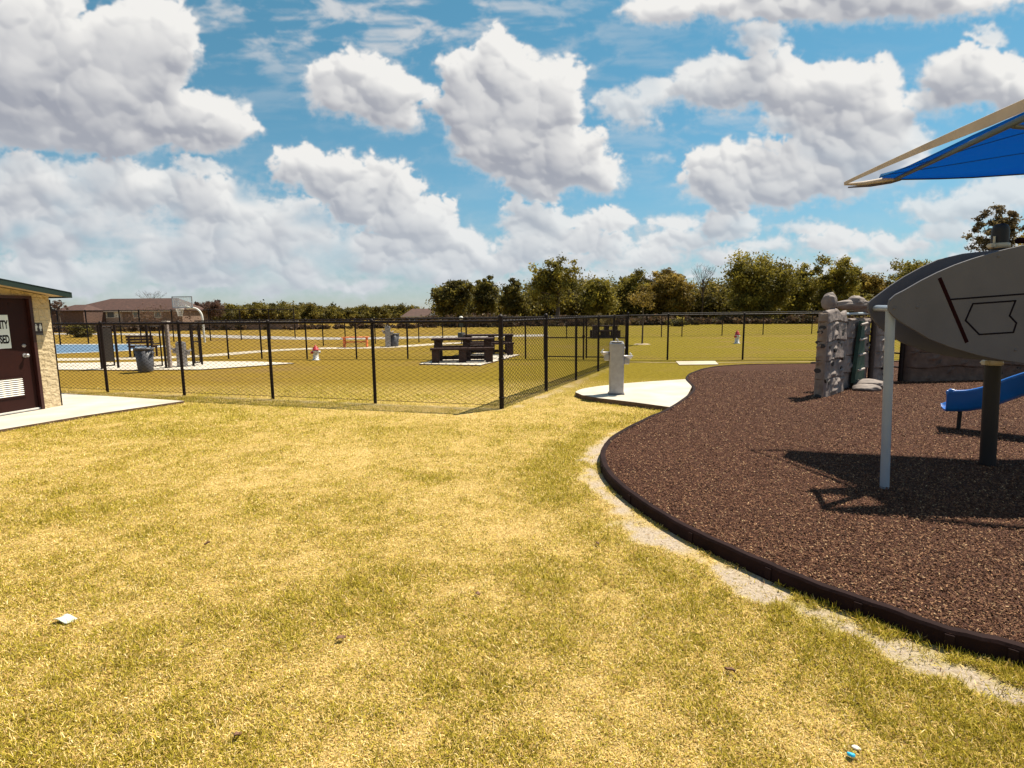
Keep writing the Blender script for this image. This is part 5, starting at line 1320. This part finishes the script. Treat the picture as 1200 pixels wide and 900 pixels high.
# neighbour's long low wall
def low_wall():
    a, b = AT(40, 386, 62), AT(350, 386, 62); a.z = b.z = 0
    t = empty('garden_wall', a, 0, 'long low tan wall in front of the brown roofed house', 'wall'); L = (b-a).length
    MB().box((L/2, 0, .45), (L, .2, .9)).build('wall', HWALL, t); MB().box((L/2, 0, .93), (L, .26, .06)).build('coping', mat('pale_coping', (.52, .47, .42), .8, .1), t)
low_wall()

# ------------------------------------------------------------------ litter on the lawn
def litter():
    p = G(77, 729); t = empty('paper_scrap', p, R(-14), 'crumpled white paper scrap lying on the dry grass at lower left', 'litter')
    rs = np.random.RandomState(4); mb = MB(); nx, ny = 9, 7
    vs = [(-.045+.09*i/(nx-1), -.03+.06*j/(ny-1), .020+.008*math.sin(i*.55+.4)+.005*math.cos(j*.8)+rs.uniform(-.0015, .0015)) for j in range(ny) for i in range(nx)]
    mb.add(vs, [(j*nx+i, j*nx+i+1, (j+1)*nx+i+1, (j+1)*nx+i) for j in range(ny-1) for i in range(nx-1)], True)
    o = mb.build('sheet', mat('scrap_paper', (.52, .57, .50), .7, .1), t); s = o.modifiers.new('thickness', 'SOLIDIFY'); s.thickness = .003
    p = G(997, 890); t = empty('bottle_cap', p+Vector((0, 0, .013)), 0, 'small bright blue plastic cap in the grass at lower right', 'litter')
    t.rotation_euler = (R(-25), R(12), 0)
    MB().lathe([(.0125, 0), (.0135, .002), (.0135, .009), (.012, .011), (.002, .0115)], n=18).build('cap', mat('cyan_plastic', (.02, .42, .75), .4, .05), t)
    p = G(1003, 879); t = empty('pebble', p+Vector((0, 0, .010)), R(-30), 'small pale pebble just above the blue cap', 'pebble')
    bm = bmesh.new(); bmesh.ops.create_icosphere(bm, subdivisions=2, radius=.011)
    for v in bm.verts: v.co.x *= 1.5; v.co.z *= .6; v.co += Vector((rs.uniform(-1, 1), rs.uniform(-1, 1), 0))*.0012
    me = bpy.data.meshes.new('stone'); bm.to_mesh(me); bm.free(); me.materials.append(mat('pale_stone', (.7, .62, .52), .8, .1))
    o = bpy.data.objects.new('stone', me); COL.objects.link(o); o.parent = t
litter()

def leaves():
    rs = random.Random(12)
    for k, (px, py) in enumerate([(279, 867), (243, 640), (560, 700), (855, 790), (400, 752), (700, 640)]):
        p = G(px, py); t = empty('fallen_leaf', p+Vector((0, 0, .017)), rs.uniform(0, 6.28), 'small curled dead brown leaf lying on the lawn', 'leaf', 'dead leaves on the lawn')
        t.rotation_euler = (rs.uniform(-.2, .2), rs.uniform(-.2, .2), rs.uniform(0, 6.28)); mb = MB(); n = 7; L, w = rs.uniform(.030, .05), rs.uniform(.009, .014)
        vs = [(L*(i/(n-1)-.5), s*w*math.sin(math.pi*(.06+.9*i/(n-1))), .012*abs(s)+.004*math.sin(i)) for i in range(n) for s in (-1, 0, 1)]
        mb.add(vs, [(i*3+j, i*3+j+1, i*3+3+j+1, i*3+3+j) for i in range(n-1) for j in range(2)], True)
        o = mb.build('blade', LEAFB, t); s = o.modifiers.new('thickness', 'SOLIDIFY'); s.thickness = .0012
LEAFB = mat('dead_leaf', (.14, .07, .04), .8, .3, 60)
leaves()
